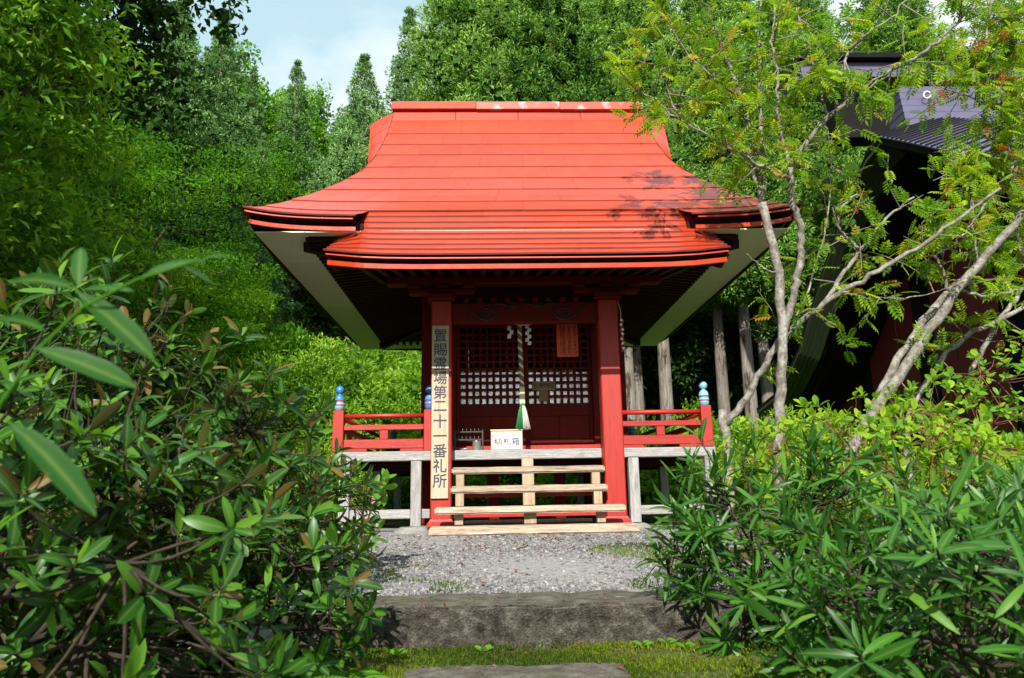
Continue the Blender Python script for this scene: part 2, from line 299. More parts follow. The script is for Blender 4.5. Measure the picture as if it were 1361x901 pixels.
nt_.links.new(tcc.outputs['Object'], nn.inputs['Vector']); nt_.links.new(ramp(nt_, nn.outputs[0], [(.44, (.12, .1, .2)), (.5, (1, .8, 1))]), t_.inputs[0]); nt_.links.new(t_.outputs[0], nt_.nodes['Material Output'].inputs[0]); M['pane'] = m

# ------------------------------------------------------------------ setting: ground
def sstep(a, b, x): t = np.clip((x - a) / (b - a), 0, 1); return t * t * (3 - 2 * t)
def H(x, y):
    x = np.asarray(x, float); y = np.asarray(y, float)
    h = np.where(y > -1, 0, np.where(y > -3.6, -.12 * (-1 - y) / 2.6, -.12))
    h = np.where(y < -3.9, -.305, h); h = np.where(y < -5, -.305 - .25 * np.minimum(-5 - y, 6), h)
    wl = 1 - sstep(-2.5, 4, x); up = np.clip(y - 5.6, 0, 26)
    h = h + up * (.5 * wl + .2 * (1 - wl)) + np.clip(y - 22, 0, 30) * .22 * (1 - wl)
    h = h + np.clip(-3.6 - x, 0, 18) * .38 * sstep(-4.5, 2, y) + np.clip(x - 9, 0, 20) * .2
    return h
def axis(lo, hi, n0, n1, fine): 
    a = np.concatenate([np.linspace(lo, n0, 28)[:-1], np.arange(n0, n1, fine), np.linspace(n1, hi, 28)]); return a
gx, gy = axis(-150, 150, -7, 8, .12), axis(-60, 260, -8, 9, .1)
GX, GY = np.meshgrid(gx, gy, indexing='xy'); GZ = H(GX, GY)
amp = np.where((np.abs(GX) < 2.2) & (GY > -5) & (GY < 5), .006, .05)
GZ = GZ + amp * (np.sin(GX * 3.1 + GY * 1.7) + np.sin(GX * 1.3 - GY * 2.9) * .8)
V, Q = grid_arrays(np.stack([GX, GY, GZ], -1))
cxy = V[Q].mean(1); path = (cxy[:, 0] > -1.75 + .15 * np.sin(cxy[:, 1] * 4)) & (cxy[:, 0] < 1.35 + .3 * np.sin(cxy[:, 1] * 3)) & (cxy[:, 1] > -3.9) & (cxy[:, 1] < 5)
moss = (cxy[:, 1] > -5.2) & (cxy[:, 1] < 0) & (np.abs(cxy[:, 0]) < 3) & ~path
ground = struct(ob('ground', npmesh('ground', V, Q, None, [M['soil'], M['grit'], M['mossy']], True, mi=np.where(path, 1, np.where(moss, 2, 0)))))
ground['label'] = 'mossy earth, grey gravel forecourt and the forest slope behind the shrine'

# concrete steps of the path
def rough_block(name, parent, mat_, x, y, z, nx=40, amp=.006, topmat=None, crown=0):
    bm = bmesh.new(); bmesh.ops.create_cube(bm, size=1)
    for v in bm.verts: v.co = Vector(((v.co.x + .5) * (x[1] - x[0]) + x[0], (v.co.y + .5) * (y[1] - y[0]) + y[0], (v.co.z + .5) * (z[1] - z[0]) + z[0]))
    ex = [e for e in bm.edges if abs(e.verts[0].co.x - e.verts[1].co.x) > .5 * (x[1] - x[0])]
    bmesh.ops.subdivide_edges(bm, edges=ex, cuts=nx, use_grid_fill=True)
    oth = [e for e in bm.edges if abs(e.verts[0].co.x - e.verts[1].co.x) < 1e-4]
    bmesh.ops.subdivide_edges(bm, edges=oth, cuts=4, use_grid_fill=True)
    edge = [e for e in bm.edges if len(e.link_faces) == 2 and e.calc_face_angle(0) > .8]
    bmesh.ops.bevel(bm, geom=edge, offset=.014, segments=2, affect='EDGES')
    for v in bm.verts:
        c = v.co; c.y += amp * (math.sin(c.x * 9) + math.sin(c.x * 23 + c.z * 30)) ; c.z += amp * .6 * math.sin(c.x * 14 + c.y * 11) - crown * (c.x - (x[0] + x[1]) / 2) ** 2
        c += Vector([random.uniform(-amp, amp) * .5 for _ in range(3)])
    me = bpy.data.meshes.new(name); loc = Vector(((x[0] + x[1]) / 2, (y[0] + y[1]) / 2, z[0]))
    for v in bm.verts: v.co -= loc
    bm.normal_update()
    for f in bm.faces:
        if topmat and f.normal.z > .8: f.material_index = 1
    bm.to_mesh(me); bm.free(); me.materials.append(mat_)
    if topmat: me.materials.append(topmat)
    return ob(name, me, parent, loc)
st1 = tag(rough_block('concrete_step', None, M['conc'], (-1.3, .98), (-4.03, -3.58), (-.6, -.118), topmat=M['concl']), 'long mossy concrete step holding the gravel forecourt', 'step')
st2 = tag(rough_block('concrete_slab', None, M['concl'], (-.74, .16), (-5.2, -4.42), (-.6, -.29), topmat=M['concl']), 'flat concrete slab sunk in moss at the bottom edge of the path', 'slab')

# gravel
def pebbles(n, xr, yr, zf, s0, s1, mask=None):
    a = (1 + 5 ** .5) / 2
    base = nrm(np.array([(-1, -1, -1), (1, -1, -1), (1, 1, -1), (-1, 1, -1), (-1, -1, 1), (1, -1, 1), (1, 1, 1), (-1, 1, 1)], float)) 
    F = np.array([(0, 3, 2, 1), (4, 5, 6, 7), (0, 1, 5, 4), (1, 2, 6, 5), (2, 3, 7, 6), (3, 0, 4, 7)])
    x = rng.uniform(*xr, n); y = rng.uniform(*yr, n)
    if mask is not None: k = mask(x, y); x, y = x[k], y[k]; n = len(x)
    s = rng.uniform(s0, s1, n) * rng.choice([1, 1, 1, 1.5], n); sc = np.stack([s, s * rng.uniform(.6, 1, n), s * rng.uniform(.35, .7, n)], -1)
    th = rng.uniform(0, 6.28, n); v = base[None] * (1 + rng.uniform(-.28, .28, (n, 8, 1))) * sc[:, None]
    c, s_ = np.cos(th)[:, None], np.sin(th)[:, None]; X = v[..., 0] * c - v[..., 1] * s_; Y = v[..., 0] * s_ + v[..., 1] * c
    V = np.stack([X + x[:, None], Y + y[:, None], v[..., 2] + (zf(x, y) + sc[:, 2] * rng.uniform(.1, .9, n))[:, None]], -1).reshape(-1, 3)
    Q = (F[None] + (np.arange(n) * 8)[:, None, None]).reshape(-1, 4)
    return V, Q, np.repeat(rng.uniform(0, 1, n), 8)
def gmask(x, y):
    m = np.sin(x * 2.3 + 1) + np.sin(y * 3.1 + x * 2) + .6 * np.sin(x * 7 - y * 5)
    left = (x < -.75 + .25 * np.sin(y * 5)) & (y < -1.9); right = (x > .55 + .2 * np.sin(y * 4)) & (y < -1.6)
    return ~((left | right) & (m > -.4) & (rng.uniform(0, 1, len(x)) < .93))
mp_, mnt, mb = mat('gravel_stone')
ao = N(mnt, 'ShaderNodeAttribute', attribute_name='tint')
mnt.links.new(ramp(mnt, ao.outputs['Fac'], [(0, (.09, .09, .1)), (.3, (.15, .15, .16)), (.6, (.22, .215, .22)), (.88, (.26, .235, .21)), (1, (.4, .39, .38))]), mb.inputs[0]); mb.inputs['Roughness'].default_value = .75
V, Q, t = pebbles(56000, (-1.95, 1.9), (-3.6, -.25), lambda x, y: H(x, y), .0065, .0125, gmask)
g = stuff(ob('gravel', npmesh('gravel', V, Q, None, mp_, False, {'tint': t})), 'grey river gravel covering the forecourt before the wooden steps', 'gravel')

# ------------------------------------------------------------------ shrine
SH = thing('shrine', 'small red wooden shrine with a glossy red sheet metal roof and railed veranda', 'shrine', (0, 2.3, 0))
CXR, CXG = -.025, .05
def cxy(y): return CXR + (CXG - CXR) * float(np.clip((y + .98) / 1.5, 0, 1))
# --- main roof
RY0, RY1 = -.98, 1.56
def rprof(s):  # s metres back from the eave
    return 3.03 + .46 * s + .187 * s * s
hw_y = [-.98, -.5, -.19, .12, .36, .63, .87, 1.22, 1.56]; hw_v = [2.72, 2.62, 2.5, 2.29, 2.13, 1.95, 1.86, 1.79, 1.745]
def RS(u, y):
    hw = np.interp(y, hw_y, hw_v); s = y - RY0; t = np.clip(s / 1.6, 0, 1)
    return Vector((cxy(y) + u * hw, y, rprof(s) + .10 * abs(u) ** 7 * (1 - t) ** 2))
roof = ob('roof', None, SH, (CXR, 2.1, 3.0)); roof.empty_display_size = .3
def sheet(name, parent, fn, ulist, ylo, yhi, lift, mat_, lip=.014, nrmv=None, nv=2):
    """one metal sheet: top skin over a patch, its lower edge proud, with a lip"""
    G = []
    for k in range(nv + 1):
        y = ylo + (yhi - ylo) * k / nv; row = []
        for u in ulist:
            p = fn(u, y); q = fn(u, y + .02); q2 = fn(u + .02, y)
            n = (q2 - p).cross(q - p); n = n.normalized() if n.length > 1e-9 else Vector((0, 0, 1))
            if n.z < 0: n = -n
            row.append(p + n * (lift * (1 - k / nv) + .002 + random.uniform(-.0008, .0008)))
        G.append(row)
    bot = []
    for i, u in enumerate(ulist): bot.append(G[0][i] - Vector((0, -.004, lip)))
    G = [bot] + G
    loc = G[1][0]; V, Q = grid_arrays([[list(p - loc) for p in r] for r in G])
    # thickness: closed underside
    Vb = V.copy(); nb = len(ulist)
    Vb[nb:] -= np.array((0, 0, .006)); Vb[:nb] += np.array((0, .006, 0))
    Q2 = Q[:, ::-1] + len(V)
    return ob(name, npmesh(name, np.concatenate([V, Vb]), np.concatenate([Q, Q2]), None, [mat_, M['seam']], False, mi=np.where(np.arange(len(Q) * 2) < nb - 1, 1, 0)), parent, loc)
def solve_y(py, lo=-.98, hi=1.6):
    best = None
    for y in np.arange(lo, hi, .004):
        p = RS(0, y); px, pp, _ = proj([list(p)])
        if best is None or abs(pp[0] - py) < best[0]: best = (abs(pp[0] - py), y)
    return best[1]
seams = [-.985, -.62] + [solve_y(v) for v in (268, 252, 237, 222, 206, 192, 178)] + [1.585]
for r in range(len(seams) - 1):
    y0, y1 = seams[r], seams[r + 1]; n = 7; off = (r % 2) * .5 + random.uniform(-.07, .07)
    cuts = [-1.0] + [c for c in sorted([-1 + 2 * (i + off) / n for i in range(0, n + 1)]) if -.97 < c < .97] + [1.0]
    for a, b in zip(cuts[:-1], cuts[1:]):
        if r == 0:      # the canopy roof takes over in the middle
            if a > -.6 and b < .6: continue
            if a < 0 and b > -.6: b = -.6
            if b > 0 and a < .6: a = .6
            if b - a < .01: continue
        us = list(np.linspace(a + .0006, b - .0006, 4 if max(abs(a), abs(b)) < .7 else 7))
        sheet('roof_sheet', roof, RS, us, y0, y1 + .012, .010, M['roof'], nv=2)
# back slope + side skirts (sheets too)
def RB(u, y):  # mirrored back slope, y counts from the back eave
    p = RS(u, y); return Vector((p.x, 5.22 - (p.y - RY0) * 1.0, p.z))
RIDGE_Y = 2.12
for r in range(0, len(seams) - 1):
    for a, b in ((-1, -.34), (-.34, .33), (.33, 1)):
        sheet('roof_sheet', roof, lambda u, y: RB(u, y), list(np.linspace(a, b, 5)), seams[r], seams[r + 1] + .012, .01, M['roof'], nv=1)
def side(sgn):
    def fn(u, s):   # u 0..1 along y, s rise parameter (uses same y param as front)
        hw = float(np.interp(s, hw_y, hw_v)); yf = s; yb = 5.22 - (s - RY0); t = (1 + u) / 2
        zc = rprof(s - RY0) + .10 * abs(u) ** 7 * (1 - np.clip((s - RY0) / 1.6, 0, 1)) ** 2
        return Vector((cxy(s) + sgn * hw, yf + (yb - yf) * t, zc))
    return fn
for sgn in (-1, 1):
    sd = [v for v in seams if v < .7]
    for r in range(len(sd) - 1):
        for a, b in ((-1, -.5), (-.5, 0), (0, .5), (.5, 1)): sheet('roof_sheet', roof, side(sgn), list(np.linspace(a, b, 5)), sd[r], sd[r + 1] + .01, .01, M['roof'], nv=1)
# verge flaps (rounded gable edges)
for sgn in (-1, 1):
    rows = [(.60, 0.0), (.9, .09), (1.2, .20), (1.45, .27), (1.70, .33)]
    for (ya, wa), (yb, wb) in zip(rows[:-1], rows[1:]):
        def fn(u, y, sgn=sgn):
            e = RS(sgn, y); w = np.interp(y, [r[0] for r in rows], [r[1] for r in rows]); k = (u + 1) / 2
            return e + Vector((sgn * w * k, -.02 + .05 * k, -.14 * k - w * .05 * k + .06 * k * (1 - k)))
        G = [[list(fn(u, y)) for u in np.linspace(-1, 1, 5)] for y in np.linspace(ya, yb - .006, 3)]
        V, Q = grid_arrays(G); n = len(V); Vb = V - np.array((-sgn * .0, -.012, .014))
        me = npmesh('verge', np.concatenate([V, Vb]) - V[0], np.concatenate([Q if sgn > 0 else Q[:, ::-1], (Q[:, ::-1] if sgn > 0 else Q) + n]), None, M['roof'], False)
        ob('verge_sheet', me, roof, V[0])
    # gable wall, dark
    yy = np.linspace(.75, 1.62, 8); pts = [(CXG + sgn * 1.78, y, rprof(y - RY0) - .12) for y in yy] + [(CXG + sgn * 1.78, 4.24 - (y - .0), rprof(y - RY0) - .12) for y in yy[::-1]]
    poly('gable_panel', roof, M['dred'], pts if sgn < 0 else pts[::-1], .05)
# ridge: three stacked boards and a cap
for i, (z0, z1, w, e) in enumerate(((5.40, 5.475, .50, 1.745), (5.478, 5.552, .47, 1.745), (5.556, 5.632, .44, 1.745))):
    n = 4
    for k in range(n):
        xa = CXG - e + 2 * e * k / n; xb = CXG - e + 2 * e * (k + 1) / n
        box('ridge_board', roof, M['roofm'], (xa + .001, xb - .001), (RIDGE_Y - w - .02 * (2 - i), RIDGE_Y + w), (z0, z1), .006)
capy = RIDGE_Y - .47
for k in range(3):
    xa = CXG - 1.76 + 3.52 * k / 3
    bz = -.006 * k + .0
    me = boxmesh(3.52 / 3 - .0015, .92, .115, M['roofm' if k == 0 else 'ridgew'], .006); ob('ridge_cap', me, roof, (xa + .5867, RIDGE_Y - .03, 5.70 + bz))
# under-roof body closing the ridge area
box('ridge_core', roof, M['dred'], (CXG - 1.7, CXG + 1.7), (1.62, 2.6), (5.0, 5.4), 0)
# eaves: lip board, recess, fascia on four sides (curved up at the corners)
def eave_line(side_, off, lo=-1, hi=1, n=25):
    pts = []
    for u in np.linspace(lo, hi, n):
        fl = .09 * abs(u) ** 7; hw = 2.72 - off
        if side_ == 'f': pts.append((CXR + u * hw, RY0 + off, fl))
        elif side_ == 'b': pts.append((CXR - u * hw, 5.22 - off, fl))
        elif side_ == 'l': pts.append((CXR - hw, 2.12 - u * (3.1 - off), fl))
        else: pts.append((CXR + hw, 2.12 + u * (3.1 - off), fl))
    return pts
def strip(name, parent, mat_, line, z0, z1, depth, inward):
    V, Q = [], []
    iv = np.array(inward)
    for x, y, fl in line:
        p = np.array((x, y, 0)); V += [p + (0, 0, z1 + fl), p + (0, 0, z0 + fl), p + iv * depth + (0, 0, z0 + fl), p + iv * depth + (0, 0, z1 + fl)]
    for i in range(len(line) - 1):
        for k in range(4): a, b = i * 4 + k, i * 4 + (k + 1) % 4; Q.append((a, b, b + 4, a + 4))
    Q += [(3, 2, 1, 0), (len(V) - 4, len(V) - 3, len(V) - 2, len(V) - 1)]
    loc = V[0]; return ob(name, npmesh(name, np.array(V) - loc, Q, None, mat_, False), parent, loc)
for s_, iv in (('f', (0, 1, 0)), ('b', (0, -1, 0)), ('l', (1, 0, 0)), ('r', (-1, 0, 0))):
    for lo, hi in (((-1, -.615), (.63, 1)) if s_ == 'f' else ((-1, 1),)):
        strip('eave_lip', roof, M['lip'], eave_line(s_, .015, lo, hi), 3.003, 3.018, .02, iv)
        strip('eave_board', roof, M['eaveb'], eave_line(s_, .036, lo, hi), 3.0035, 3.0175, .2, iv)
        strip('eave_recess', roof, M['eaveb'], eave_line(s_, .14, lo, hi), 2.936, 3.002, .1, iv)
        strip('eave_fascia', roof, M['roof'] if s_ == 'f' else M['ddred'], eave_line(s_, .05, lo, hi), 2.895, 2.934, .03, iv)  # side and back fascia: shade painted in with the dark rafter colour
# soffit boards (cream) in pieces
zs = 2.918
def soff(x0, x1, y0, y1): box('soffit_board', SH, M['soffit'], (x0 + .003, x1 - .003), (y0 + .003, y1 - .003), (zs, zs + .012), 0)
XO, XI = 2.64, 2.15
for sgn in (-1, 1):
    ys = np.linspace(-.84, 5.08, 7)
    for a, b in zip(ys[:-1], ys[1:]): x = sorted((CXR + sgn * XI, CXR + sgn * XO)); soff(x[0], x[1], a, b)
xs = np.linspace(CXR - XI, CXR + XI, 5)
for a, b in zip(xs[:-1], xs[1:]): soff(a, b, 4.5, 5.08); soff(a, b, -.84, -.72)
# under-soffit rafters: dark comb
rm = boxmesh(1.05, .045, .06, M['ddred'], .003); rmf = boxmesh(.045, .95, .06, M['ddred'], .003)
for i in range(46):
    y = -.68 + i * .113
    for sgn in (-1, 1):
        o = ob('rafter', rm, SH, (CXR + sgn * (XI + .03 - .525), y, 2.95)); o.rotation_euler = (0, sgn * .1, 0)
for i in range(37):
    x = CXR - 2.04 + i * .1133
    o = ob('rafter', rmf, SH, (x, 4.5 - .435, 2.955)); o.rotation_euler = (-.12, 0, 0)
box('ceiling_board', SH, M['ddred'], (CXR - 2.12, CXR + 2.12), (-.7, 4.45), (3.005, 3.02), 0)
for sx, y0, y1 in ((-1, 4.0, 4.62), (1, 4.0, 4.62), (-1, .2, -.82), (1, .2, -.82)):
    bar('hip_rafter', SH, M['ddred'], (CXR + sx * 1.3, y0 - (.5 if y1 > 1 else -.5), 2.99), (CXR + sx * 2.2, y1 + (.25 if y1 < 0 else -.05), 2.875), .1, .11)
# --- kohai (front canopy)
can = ob('canopy_roof', None, SH, (0, -.85, 2.6))
zrow = np.linspace(0, 1, 9)
def KS(u, t):   # u -2..2: |u|<=1 front, 1..2 side flap; t 0 eave .. 1 top
    y = -1.17 + .58 * t + .06 * t * (1 - t); z = 2.565 + .67 * t - .05 * t * (1 - t) * 2
    cx = .0 if True else 0; f = 1.60 + .07 * t; au = abs(u); sg = 1 if u > 0 else -1
    cxx = .04 * t
    if au <= 1: return Vector((cxx + u * f, y, z + .02 * au ** 6 * (1 - t)))
    k = au - 1; xo = 1.935 - .04 * t - .05 * t * t
    return Vector((cxx + sg * (f + (xo - f) * k), y + .10 * k + .12 * k * t, z + .02 * (1 - t) + k * (.065 * (1 - t) ** 2 - .05 * t * (1 - t))))
for r in range(8):
    t0, t1 = r / 8, (r + 1) / 8
    cuts = [-2, -1, -.5 + (r % 2) * .22, .3 + (r % 2) * .2, 1, 2]
    for a, b in zip(cuts[:-1], cuts[1:]):
        sheet('canopy_sheet', can, KS, list(np.linspace(a + .0005, b - .0005, 5 if b - a < 1 else 7)), t0, t1 + .012, .018, M['roof'], lip=.016, nv=2)
def kline(dx, dy, n=29):
    out = []
    for u in np.linspace(-1.94, 1.94, n):
        p = KS(u, 0); out.append((p.x * (1 - dx), p.y + dy, p.z - 2.565))
    return out
strip('canopy_lip', can, M['lip'], kline(.0, .012), 2.534, 2.545, .02, (0, 1, 0))
strip('canopy_board', can, M['eaveb'], kline(.002, .033), 2.5345, 2.5445, .12, (0, 1, 0))
strip('canopy_recess', can, M['eaveb'], kline(.012, .12), 2.486, 2.533, .1, (0, 1, 0))
strip('canopy_fascia', can, M['roof'], kline(.008, .03), 2.44, 2.484, .03, (0, 1, 0))
for sgn in (-1, 1):
    poly('canopy_side', can, M['dred'], [KS(sgn * 1.9, 0) + Vector((0, .03, -.05)), KS(sgn * 1.9, 1) + Vector((0, .1, -.05)), Vector((sgn * 1.86, .25, 2.98)), Vector((sgn * 1.86, -.9, 2.5))], .03)
box('canopy_ceiling', can, M['ddred'], (-1.8, 1.85), (-1.08, .95), (2.80, 2.815), 0, rot=(.16, 0, 0))
km = boxmesh(.06, 1.75, .07, M['ddred'], .004)
for i in range(23):
    o = ob('rafter', km, SH, (-1.62 + i * .148, -.2, 2.70)); o.rotation_euler = (.19, 0, 0)
# --- canopy posts, lintel, brackets
for x0, x1 in ((-1.005, -.79), (.80, 1.015)):
    p = box('pillar', SH, M['red'], (x0, x1), (0, .19), (.12, 2.44), .012)
    xc = (x0 + x1) / 2
    b = bmesh.new()
    prof = [(.112, .135), (.115, .125), (.125, .11), (.142, .092), (.142, .062), (.122, .055), (.122, .012)]
    V = []
    for w, z in prof: V += [(-w, -w * .9, z), (w, -w * .9, z), (w, w * .9, z), (-w, w * .9, z)]
    Q = [(i * 4 + k, i * 4 + (k + 1) % 4, i * 4 + 4 + (k + 1) % 4, i * 4 + 4 + k) for i in range(len(prof) - 1) for k in range(4)]
    ob('pillar_base', npmesh('pillar_base', np.array(V, float), [q[::-1] for q in Q], None, M['red'], False), SH, (xc, .095, 0)); b.free()
    box('bracket_block', SH, M['dred'], (xc - .15, xc + .15), (-.04, .23), (2.442, 2.52), .012)
    box('bracket_arm', SH, M['dred'], (xc - .36, xc + .36), (.03, .15), (2.522, 2.585), .012)
    for q in (-.3, 0, .3): box('bracket_block', SH, M['dred'], (xc + q - .07, xc + q + .07), (.01, .17), (2.587, 2.63), .008)
    bar('tie_beam', SH, M['dred'], (xc, .19, 2.3), (xc, 1.0, 2.42), .1, .14)
box('eave_beam', SH, M['dred'], (-1.5, 1.52), (.02, .16), (2.632, 2.72), .008)
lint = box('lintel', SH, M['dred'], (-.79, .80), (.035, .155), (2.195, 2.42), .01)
for q in range(9): box('bracket_block', SH, M['dred'], (-.66 + q * .15, -.60 + q * .15), (.03, .14), (2.422, 2.475), .004)
def scroll(cx, sgn):
    P = []
    for t in np.linspace(0, 1, 14): a = 3.6 * math.pi * (1 - t) * .9; r = .016 + .055 * t ** 1.2; P.append((cx + sgn * (r * math.cos(a) * 1.25), .03, 2.30 + r * math.sin(a) * .9))
    P2 = [(cx + sgn * (-.02 + .0 * k), .03, 0) for k in ()]
    x0, z0 = P[-1][0], P[-1][2]
    tube('scroll_carving', lint, M['black'], P, np.linspace(.007, .011, len(P)), 6)
    W_ = [(cx + sgn * a, .03, b) for a, b in ((-.30, 2.41), (-.24, 2.405), (-.19, 2.36), (-.14, 2.30), (-.06, 2.24), (.02, 2.225), (.09, 2.245), (.13, 2.30), (.12, 2.36), (.08, 2.39), (.13, 2.405), (.20, 2.40), (.25, 2.36), (.24, 2.33), (.20, 2.325))]
    tube('scroll_carving', lint, M['black'], W_, [.004, .006, .008, .010, .011, .012, .012, .010, .008, .008, .009, .010, .009, .007, .005], 6)
    W2 = [(cx + sgn * a, .03, b) for a, b in ((.22, 2.40), (.27, 2.375), (.32, 2.37), (.36, 2.395), (.42, 2.415))]
    tube('scroll_carving', lint, M['black'], W2, [.008, .008, .007, .006, .004], 6)
scroll(-.42, 1); scroll(.44, -1)
# --- veranda deck
DX0, DX1, DY0, DY1, DZ = -2.0, 2.04, .2, 4.68, .84
box('deck_beam', SH, M['grey'], (DX0, DX1 + .0), (DY0, DY0 + .1), (.738, DZ), .008)
box('deck_beam', SH, M['grey'], (DX0, DX1), (DY1 - .1, DY1), (.738, DZ), .008)
for x in (DX0, DX1 - .1): box('deck_beam', SH, M['grey'], (x, x + .1), (DY0 + .102, DY1 - .102), (.738, DZ - .003), .008)
n = 26
for i in range(n):
    y0 = DY0 + .104 + i * (DY1 - DY0 - .21) / n; box('deck_board', SH, M['grey'], (DX0 + .102, DX1 - .102), (y0, y0 + (DY1 - DY0 - .21) / n - .005), (DZ - .035, DZ - .004), .002)
for y in (.95, 2.4, 3.9): box('joist', SH, M['ddred'], (DX0 + .11, DX1 - .11), (y, y + .1), (.66, .80), .004)
posts = [(-1.175, .25), (1.145, .25), (-1.93, .25), (1.97, .25), (-1.93, 2.4), (1.97, 2.4), (-1.93, 4.6), (1.97, 4.6), (-.4, 4.6), (1.1, 4.6)]
for i, (x, y) in enumerate(posts):
    box('deck_post', SH, M['greyv'], (x - .055, x + .055), (y - .045, y + .055), (.06, .737), .006)
box('lower_rail', SH, M['grey'], (-1.87, -1.235), (.24, .29), (.14, .235), .006); box('lower_rail', SH, M['grey'], (-1.115, -1.03), (.24, .29), (.14, .235), .006)
box('lower_rail', SH, M['grey'], (1.205, 1.91), (.24, .29), (.14, .235), .006)
for x in (-1.93, 1.97): box('lower_rail', SH, M['grey'], (x - .025, x + .025), (.31, 2.35), (.14, .235), .006)
# body posts run to the ground under the deck, red
for x in (-1.11, 1.15):
    for y in (.98, 3.86): box('body_post', SH, M['dred'], (x - .085, x + .085), (y - .085, y + .085), (.05, 2.98), .008)
for x in (-.35, .42): box('under_post', SH, M['dred'], (x - .06, x + .06), (.94, 1.06), (.05, .66), .006)
# --- railing
def newel(x, y, z0=DZ, h=.445, m=M['pale']):
    p = box('newel_post', SH, M['red'], (x - .058, x + .058), (y - .055, y + .055), (z0, z0 + h), .006)
    pr = [(.0, 0), (.052, 0), (.054, .05), (.054, .052), (.056, .053), (.056, .066), (.054, .067), (.054, .1), (.056, .101), (.056, .112), (.052, .113), (.05, .14), (.036, .165), (.022, .172), (.02, .182), (.03, .188), (.042, .205), (.046, .225), (.04, .248), (.024, .264), (.008, .272), (0, .276)]
    mi = []
    for i in range(len(pr) - 1): z = (pr[i][1] + pr[i + 1][1]) / 2; mi.append(2 if .052 < z < .067 or .1 < z < .113 else 0 if z < .1 else 1)
    return lathe('newel_cap', p, [m, M['pale'] if m is M['pale'] and x > 0 else M['blue'], M['red']], [(r, z) for r, z in pr], (x, y, z0 + h), 18, np.array(mi))
NX0, NX1 = -2.01, 1.965
newel(NX0, .25); newel(NX1, .25); newel(-1.04, .27, m=M['blue'])
newel(NX0, 4.62, m=M['blue']); newel(2.24 - .25, 4.62, m=M['blue'])
for i, o in enumerate([o for o in bpy.data.objects if o.name.startswith('newel_cap')]): o['label'] = 'giboshi finial in pale blue paint' if i in (0, 1) else 'onion shaped finial in deep blue paint'
def railrun(a, b, horizontal):
    if horizontal:
        y = a[1]
        o = tube('top_rail', SH, M['redx'], [(a[0], y, 1.222), ((a[0] + b[0]) / 2, y, 1.224), (b[0], y, 1.222)], .026, 10)
        box('middle_rail', SH, M['redx'], (a[0], b[0]), (y - .03, y + .03), (1.072, 1.128), .004)
        box('bottom_rail', SH, M['redx'], (a[0], b[0]), (y - .035, y + .035), (.872, .972), .006)
        box('bottom_pad', SH, M['redx'], (a[0], a[0] + .25), (y - .034, y + .034), (DZ + .002, .871), .004)
        box('bottom_pad', SH, M['redx'], (b[0] - .25, b[0]), (y - .034, y + .034), (DZ + .002, .871), .004)
        xm = (a[0] + b[0]) / 2; k = max(1, round((b[0] - a[0]) / 1.0))
        for i in range(k): x = a[0] + (b[0] - a[0]) * (i + .5) / k; box('rail_strut', SH, M['red'], (x - .045, x + .045), (y - .022, y + .022), (.973, 1.071), .004)
    else:
        x = a[0]
        tube('top_rail', SH, M['red'], [(x, a[1], 1.222), (x, b[1], 1.222)], .026, 10)
        box('middle_rail', SH, M['red'], (x - .03, x + .03), (a[1], b[1]), (1.072, 1.128), .004)
        box('bottom_rail', SH, M['red'], (x - .035, x + .035), (a[1], b[1]), (.872, .972), .006)
        k = 4
        for i in range(k): y = a[1] + (b[1] - a[1]) * (i + .5) / k; box('rail_strut', SH, M['red'], (x - .022, x + .022), (y - .045, y + .045), (.973, 1.071), .004)
railrun((-1.951, .25), (-1.099, .25), True); railrun((1.02, .25), (1.906, .25), True)
railrun((-1.95, 4.62), (1.93, 4.62), True)
railrun((NX0, .306), (NX0, 4.56), False); railrun((NX1, .306), (NX1, 4.56), False)
# --- shrine body
BX0, BX1, BY0, BY1 = -1.09, 1.13, .93, 3.9
box('sill', SH, M['red'], (-1.02, 1.06), (.90, 1.02), (.842, .925), .006)
box('head_beam', SH, M['dred'], (-1.02, 1.06), (.90, 1.03), (2.385, 2.56), .006)
box('frieze_panel', SH, M['ddred'], (-1.02, 1.06), (.95, 1.0), (2.562, 2.97), 0)
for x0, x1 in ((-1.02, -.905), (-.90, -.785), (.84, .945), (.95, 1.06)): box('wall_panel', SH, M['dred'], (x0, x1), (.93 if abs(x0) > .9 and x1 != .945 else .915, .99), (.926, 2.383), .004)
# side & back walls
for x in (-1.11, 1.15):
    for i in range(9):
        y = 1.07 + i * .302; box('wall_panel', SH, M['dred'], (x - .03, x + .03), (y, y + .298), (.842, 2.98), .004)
for i in range(7):
    x = -1.02 + i * .2975
    box('wall_panel', SH, M['dred'], (x, x + .293), (3.83, 3.88), (.842, 1.76), .004); box('wall_panel', SH, M['dred'], (x, x + .293), (3.83, 3.88), (2.32, 2.98), .004)
for x in (-1.02, -.32, .38, 1.0): box('added_window_post', SH, M['dred'], (x, x + .06), (3.83, 3.88), (1.762, 2.318), .003)
for i in range(3): o = box('added_bright_screen', SH, M['pane'], (-.955 + i * .7, -.325 + i * .7), (3.85, 3.853), (1.765, 2.315), 0)  # screens and posts fill a rear opening added to brighten the lattice
